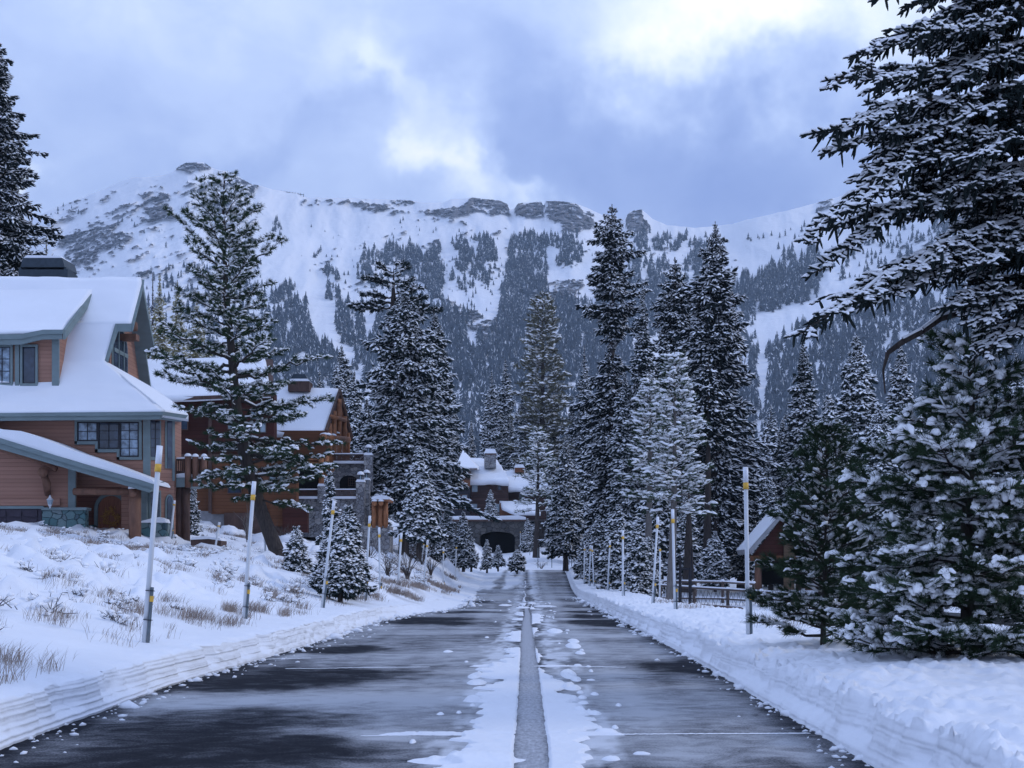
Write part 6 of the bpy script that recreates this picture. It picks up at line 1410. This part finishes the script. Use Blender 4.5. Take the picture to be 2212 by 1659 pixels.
# ------------------------------------------------------------------ rail fence by the shelter
M_rail = plain('weathered_rail', (.11, .085, .075), .85, .3, 5, .4, .01)
def railfence(label, pts, posts, d, kind='rail_fence', wire=True):
    L0 = Q(pts[0][0], pts[0][1] + 40, d); t = thing(kind, label, 'fence', L0); hpx = 3000 / d
    for (u, v) in posts:
        m = MB(L0); a = Q(u, v - 3, d); m.tube([(a[0], a[1], a[2] - 1.7), a], .085, 8); p = m.build('fence_post', M_rail, t, smooth=True)
        m = MB(L0); m.dome((a[0], a[1], a[2] - .005), .13, .13, .12, 8, 3); m.build('snow_cap', M_snow_roof, p, smooth=True)
    def rail(dz, r, nm, mat, lift=0):
        m = MB(L0); q = [Q(u, v, d - .10) for u, v in pts]; m.tube([(x, y, z - dz + lift) for x, y, z in q], r, 7); return m.build(nm, mat, t, smooth=True)
    rail(.0, .055, 'rail', M_rail); rail(.95, .05, 'rail', M_rail)
    m = MB(L0); q = [Q(u, v, d - .10) for u, v in pts]; m.ext([(x, y - .06, z + .045) for x, y, z in q] + [(x, y - .04, z + .115) for x, y, z in reversed(q)], (0, .12, 0)); m.build('rail_snow', M_snow_roof, t)
    m = MB(L0); m.ext([(x, y - .06, z - .91) for x, y, z in q] + [(x, y - .04, z - .84) for x, y, z in reversed(q)], (0, .12, 0)); m.build('rail_snow', M_snow_roof, t)
    if wire:
        m = MB(L0); rs = np.random.RandomState(9); A, B = np.array(q[0]), np.array(q[-1]); n = int(np.linalg.norm(B - A) / .13)
        for i in range(n):
            p = A + (B - A) * (i / n); w = .05 * (1 if i % 2 else -1)
            m.tube([(p[0] + w * sin(k * 1.3 + i), p[1], p[2] - .08 - .82 * k / 6) for k in range(7)], .011, 4)
        m.build('wavy_ironwork', M_black, t)
railfence('snow capped rail fence with wavy ironwork in front of the shelter', [(1424, 1265), (1499, 1270), (1572, 1274), (1645, 1279), (1712, 1283)], [(1426, 1266), (1499, 1271), (1572, 1275), (1645, 1279), (1712, 1283)], 73)
railfence('farther snow capped rail fence behind the black metal frame', [(1383, 1257), (1442, 1256), (1502, 1257), (1561, 1258), (1630, 1262)], [(1384, 1259), (1442, 1257), (1502, 1257), (1561, 1258), (1628, 1262)], 80, wire=False)
L0 = Q(1468, 1310, 70); t = thing('sign_frame', 'black metal frame with two posts and a centre stem in front of the fence', 'sign frame', L0)
for u, v0, r in ((1447, 1226, .07), (1490, 1226, .07)): MB(L0).tube([Q(u, 1318, 70), Q(u, v0, 70)], r, 8).build('post', M_black, t)
MB(L0).tube([Q(1445, 1229, 70), Q(1492, 1229, 70)], .06, 6).build('crossbar', M_black, t)
MB(L0).tube([Q(1469, 1312, 69.8), Q(1469, 1302, 69.8), Q(1469, 1298, 69.8), Q(1469.5, 1200, 69.8)], [.26, .2, .09, .05], 10).build('stem', M_black, t)
m = MB(Q(1493, 1300, 71)); m.tube([Q(1493, 1310, 71), Q(1494, 1180, 71)], .03, 6); m.tube([Q(1488, 1186, 71), Q(1499, 1186, 71)], .02, 5); o = m.build('lamp_rod', M_black); o.location = Q(1493, 1300, 71); tag(o, 'thin black rod rising above the right post of the black frame', 'rod')
lb = MB(Q(1560, 1318, 66)); lb.tube([Q(1515, 1312, 66), Q(1600, 1319, 62)], .16, 8); o = lb.build('fallen_log', M_logd, smooth=True); o.location = Q(1560, 1318, 66); tag(o, 'dark fallen log lying in the snow below the rail fence', 'log')

# ------------------------------------------------------------------ things far up the mountain
x, y, z = [float(q) for q in mpoint(np.array([1041.]), np.array([868.]))]
k = y / 3000; t = thing('lift_hut', 'small dark hut with a flat snowy roof deep in the far woods above the lodge', 'hut', (x, y, z))
MB().box(-5 * k, 5 * k, 0, 8 * k, 0, 13 * k + 2).add([(-5 * k, -.1, 0)] * 0, []).build('wall', M_black, t)
MB().box(-8 * k, 9 * k, -2 * k, 9 * k, 13 * k + 2, 16 * k + 2).build('snow_cap', M_snow_roof, t)
x, y, z = [float(q) for q in mpoint(np.array([632.]), np.array([418.]))]
t = thing('snow_fence', 'row of tall snow fence panels on the skyline right of the rocky peak', 'fence', (x, y, z)); k = y / 3000
for i in range(9): MB().box((-24 + i * 6) * k, (-23 + i * 6) * k, 0, 2, (-1 - i * .9) * k - 3, (5.5 - i * .9) * k).build('fence_post', M_black, t)
MB().ext([(-24 * k, .5, 4 * k), (25 * k, .5, -3.3 * k), (25 * k, .5, -4.4 * k), (-24 * k, .5, 2.9 * k)], (0, .5, 0)).build('rail', M_black, t)
for (u, v, hh, lab) in ((2068, 716, 26, 'tall lift tower standing on the clear run at far right'), (2040, 706, 18, 'small lift tower beside the dark lift hut at far right')):
    x, y, z = [float(q) for q in mpoint(np.array([float(u)]), np.array([float(v)]))]; k = y / 3000
    t = thing('lift_tower', lab, 'lift tower', (x, y, z)); MB().tube([(0, 0, -2), (0, 0, hh * k)], .9 * k, 6).build('mast', M_steel, t); MB().tube([(-5 * k, 0, hh * k), (5 * k, 0, hh * k)], .7 * k, 5).build('crossarm', M_steel, t)

# ------------------------------------------------------------------ dry grass, sage and bare twigs in the snow
def blades(n, cx, cy, spread, hgt_, rs, lean=.5, w=.004):
    x = cx + rs.randn(n) * spread[0]; y = cy + rs.randn(n) * spread[1]; z = G(x, y) - .03
    h_ = hgt_ * (.45 + .75 * rs.rand(n)); a = rs.rand(n) * 6.28; l = h_ * lean * rs.rand(n)
    return x, y, z, h_, np.cos(a) * l + .65 * h_ * rs.rand(n), np.sin(a) * l
rs = np.random.RandomState(21)
XS = [[] for _ in range(6)]; WW = []
def addt(n, x, y, sp, h_, lean=.5, w=1.0):
    r = blades(n, x, y, sp, h_, rs, lean)
    for i in range(6): XS[i].append(r[i])
    WW.append(np.full(n, w * .0022 * max(1, y / 26)))
near_t = [(905, 1268, 1.6, 360), (935, 1262, 1.5, 300), (870, 1285, 1.4, 320), (960, 1268, 1.4, 220), (900, 1235, 1.6, 300), (800, 1285, 1.2, 260), (760, 1290, 1.1, 220), (980, 1250, 1.3, 160), (420, 1340, .8, 160), (490, 1345, .8, 160), (160, 1260, .9, 160), (340, 1220, 1.2, 200), (60, 1470, 1.3, 260), (120, 1455, .8, 160), (15, 1425, .9, 160), (430, 1330, .9, 260), (500, 1320, .8, 260), (555, 1315, .8, 200), (300, 1320, .7, 120), (370, 1300, .6, 90), (250, 1330, .5, 60), (130, 1340, .6, 70), (230, 1290, .7, 70),
          (600, 1290, .9, 200), (650, 1280, .8, 160), (540, 1260, .8, 140), (680, 1250, .9, 160), (470, 1250, .8, 120), (860, 1262, 1.2, 240), (880, 1240, 1.2, 200), (840, 1275, 1., 160), (820, 1255, 1., 140), (600, 1325, .6, 120), (640, 1310, .5, 90),
          (1120, 1212, .8, 60), (1180, 1212, .8, 60), (260, 1185, 1.6, 260), (330, 1185, 1.4, 200), (120, 1150, 1.8, 200), (20, 1145, 1.6, 160), (420, 1190, 1.3, 200), (480, 1150, 1.6, 260), (520, 1160, 1.5, 220), (560, 1180, 1.3, 240), (620, 1215, 1.2, 200), (200, 1170, 1.4, 160), (80, 1200, 1.2, 140), (700, 1240, 1., 160)]
def hit(u, v):
    """where the line of sight at (u, v) meets the snow"""
    d = np.exp(np.linspace(math.log(9), math.log(150), 900)); x = (u - U0) / F * d; z = EYE + (V0 - v) / F * d
    g = G(x, d); k = np.where(z <= g + .02)[0]
    return (float(x[k[0]]), float(d[k[0]])) if len(k) else None
for u, v, sz, n in near_t:
    q = hit(u, v)
    if q:
        for _k in range(4): addt(n // 3, q[0] + .25 * sz * rs.randn(), q[1] + .4 * sz * rs.randn(), (.12 * sz, .18 * sz), .24, .8, 1.1)
for i in range(1900):
    y = 13 + 75 * rs.rand() ** 1.1; s = .8 + (13 + .2 * y) * rs.rand()
    x = float(XL(y)) - s
    if (x / y) < -.42 or vn(np.array([x / 2.6]), np.array([y / 3.4]), 71)[0] < .46: continue
    addt(int(8 + 26 * rs.rand()), x, y, (.06 + .12 * rs.rand(), .08 + .16 * rs.rand()), .10 + .17 * rs.rand(), .8)
for (u, v) in ((1432, 1300), (1440, 1302), (1490, 1312), (1500, 1312), (1660, 1345), (1700, 1350)):
    q = hit(u, v)
    if q: addt(60, q[0], q[1], (.25, .3), .22, .6)
A = [np.concatenate(a) for a in XS]; WW = np.concatenate(WW); kx = (A[0] < XL(A[1]) - .45) | (A[0] > XR(A[1]) + .45); A = [a[kx] for a in A]; WW = WW[kx]; x, y, z, h_, lx, ly = A; n = len(x); ang = rs.rand(n) * 3.14
wx_, wy_ = np.cos(ang) * WW, np.sin(ang) * WW
b0 = np.stack([x - wx_, y - wy_, z], -1); b1 = np.stack([x + wx_, y + wy_, z], -1); m0 = np.stack([x + lx * .4 - wx_, y + ly * .4 - wy_, z + h_ * .6], -1); m1 = np.stack([x + lx * .4 + wx_ * 1.4, y + ly * .4 + wy_, z + h_ * .6], -1); tp = np.stack([x + lx, y + ly, z + h_], -1)
V = np.stack([b0, b1, m1, m0, tp], 1).reshape(-1, 3); k5 = (np.arange(n) * 5)[:, None]
m = MT('dry_grass', .9, .1); m.col(m.ramp(m.noise(1.5, 3), [(.3, (.17, .13, .11)), (.7, (.38, .31, .26))]))
M_grass = m.m
o = link('dry_grass', npmesh('dry_grass', V, [k5 + np.array([[0, 1, 2, 3]]), k5 + np.array([[3, 2, 4]])], M_grass)); o['kind'] = 'stuff'
tag(o, 'dry brown grass poking through the snow of the left slope', 'grass')
# sage clumps with snow on them
C = []; S = []
M_sage = plain('sage_twigs', (.10, .095, .10), .9, .4, 8)
for i in range(1000):
    y = 14 + 70 * rs.rand() ** 1.1; s = 1.6 + (12 + .2 * y) * rs.rand(); x = float(XL(y)) - s
    if (x / y) < -.42 or vn(np.array([x / 3.2]), np.array([y / 4.2]), 75)[0] < .42: continue
    n_ = 16; r_ = .10 + .16 * rs.rand(); p = np.stack([x + rs.randn(n_) * r_ * .5, y + rs.randn(n_) * r_ * .5, np.zeros(n_)], -1); p[:, 2] = G(p[:, 0], p[:, 1]) + .0
    dv = rs.randn(n_, 3) * np.array((.8, .8, .3)) + UP * .75; e = p + nrm(dv) * (r_ * (.6 + .8 * rs.rand(n_)))[:, None]
    C.append(tubes(p, e, np.full(n_, .009), np.full(n_, .004), 3)); kk = rs.rand(n_) < .7
    S.append(blobs(e[kk] - UP * .03, dv[kk] * np.array((1, 1, .1)) + 1e-3, np.full(kk.sum(), r_ * .38), np.full(kk.sum(), r_ * .30), np.full(kk.sum(), r_ * .22), rs, 1))
V, Fa = join(C); o = link('sagebrush', npmesh('sagebrush', V, Fa, M_sage)); o['kind'] = 'stuff'; tag(o, 'grey sagebrush twigs half buried in the snow of the left slope', 'brush')
V, Fa = join(S); o = link('snow_tufts', npmesh('snow_tufts', V, Fa, M_snow_tree, True)); o['kind'] = 'stuff'; tag(o, 'little pillows of snow lying on the sagebrush', 'snow')
# bare shrubs
M_shrub = plain('bare_twigs', (.075, .06, .055), .9, .4, 8)
def shrub(kind, label, u, v, d, hpx, wpx, n, seed, r=.02, mat=None, arch=.6):
    rs = np.random.RandomState(seed); L0 = np.array(Q(u, v, d)); L0[2] = min(L0[2], gz(L0[0], L0[1])); H = hpx / F * d; Wd = wpx / F * d; parts = []
    for i in range(n):
        a = rs.rand() * 6.28; L = H * (.6 + .5 * rs.rand()); R = Wd * (.3 + .8 * rs.rand()); s = np.linspace(0, 1, 6)
        P = np.stack([np.cos(a) * R * s ** 1.3 + .04 * rs.randn(6) * s, np.sin(a) * R * s ** 1.3 + .04 * rs.randn(6) * s, L * (s - arch * .5 * s ** 3) - .2 * (s == 0)], -1); rr = r * (1 - .8 * s)
        parts.append(tubes(P[:-1], P[1:], rr[:-1], rr[1:], 4))
        for j in range(4):
            k = rs.randint(1, 5); e = P[k] + nrm(rs.randn(1, 3) * np.array((.6, .6, .3)) + UP * .7 + (P[k + 0] - P[0]) * .3)[0] * H * .28 * (.5 + rs.rand()); parts.append(tubes(P[k][None], e[None], np.array([r * .45]), np.array([r * .12]), 3))
    V, Fa = join(parts); o = link(kind, npmesh(kind, V, Fa, mat or M_shrub, True)); o.location = tuple(L0); tag(o, label, 'shrub'); return o
for i, a in enumerate([(880, 1235, 70, 85, 70, 26, 'wide bare shrub arching on the slope under the broken topped fir'), (838, 1228, 64, 70, 46, 18, 'bare leafless shrub right of the bushy fir'), (800, 1210, 76, 60, 40, 16, 'leafless shrub before the foot of the stone terrace'), (930, 1225, 84, 60, 44, 16, 'bare thin stems beside the slope pole'),
        (615, 1160, 80, 55, 40, 18, 'twiggy bush against the red stair wall'), (770, 1170, 82, 70, 26, 16, 'straight bare stems in the arched stone niche'), (1170, 1205, 150, 26, 22, 14, 'low bare brush beneath the roadside pine'), (912, 1190, 90, 70, 30, 14, 'upright grey saplings behind the slim young fir')]):
    shrub('bare_shrub', a[6], a[0], a[1], a[2], a[3], a[4], a[5], 500 + i)
shrub('bare_sapling', 'small leafless whitish sapling against the dark wall left of the leaning pine', 534, 1160, 78, 85, 22, 9, 520, r=.035, mat=M_bark_g, arch=.1)
for i, (u, v, sx, lab) in enumerate(((445, 1158, .0, ''), (640, 1165, .0, ''))): pass
for (u, v, d, sx, lab) in ((572, 1152, 78, .9, 'snow covered boulder left of the leaning pine trunk'), (628, 1158, 80, 1.0, 'rounded snow mound right of the leaning pine trunk'), (495, 1152, 82, .8, 'snow dome at the foot of the red brown house')):
    L0 = np.array(Q(u, v, d)); L0[2] = gz(L0[0], L0[1]); V, Fa = blobs(np.zeros((1, 3)), np.array([[1., 0, 0]]), np.array([sx]), np.array([sx * .8]), np.array([sx * .6]), rs, 3)
    o = link('snow_mound', npmesh('snow_mound', V, Fa, M_snow, True)); o.location = tuple(L0); tag(o, lab, 'snow mound')

# ------------------------------------------------------------------ the valley wood: copies of a few firs
protos = []
for i in range(7):
    ms = fir_meshes(700 + i, 20, 3.0 + .5 * (i % 3), mat=M_fir if i % 3 else M_fir_far, nbr=210, tw=.85, tww=.17, snow=.9, irr=.4, cb=.06, step=.5, shape=.75 + .1 * (i % 3)); protos.append(ms)
rs = np.random.RandomState(88); used = []; cnt = 0
GRP = 'small firs of the valley wood'
L_A = 'one of many similar snow dusted firs in the wood behind the centre lodge'
L_B = 'one of many similar snow dusted firs in the wood beyond the right rail fence'
zones = [(600, 1230, 240, 460, 105, L_A), (1230, 1640, 150, 420, 70, L_B), (1640, 2290, 120, 420, 95, L_B)]
for (ua, ub, da, db, n, lab) in zones:
    for _ in range(n):
        d = da + (db - da) * rs.rand() ** .8; u = ua + (ub - ua) * rs.rand(); x = (u - U0) / F * d; H = (13 + 11 * rs.rand()) if d > 200 else (10 + 8 * rs.rand())
        if d > 235:
            vq = np.interp(d, [235, 460], [1190, 1125]); x, y_, z = [float(q) for q in mpoint(np.array([u]), np.array([vq]))]; d = y_
        else: z = gz(x, d)
        p = protos[rs.randint(len(protos))]; k = H / 20
        r = thing('fir_tree', lab, 'tree', (x, d, z - .3), rs.rand() * 6.28, GRP if lab is L_A else GRP + ' on the right'); r.scale = (k * (.8 + .5 * rs.rand()), k, k * (.9 + .25 * rs.rand()))
        r.scale[1] = r.scale[0]
        for nm, me in p.items(): link(nm, me, r)
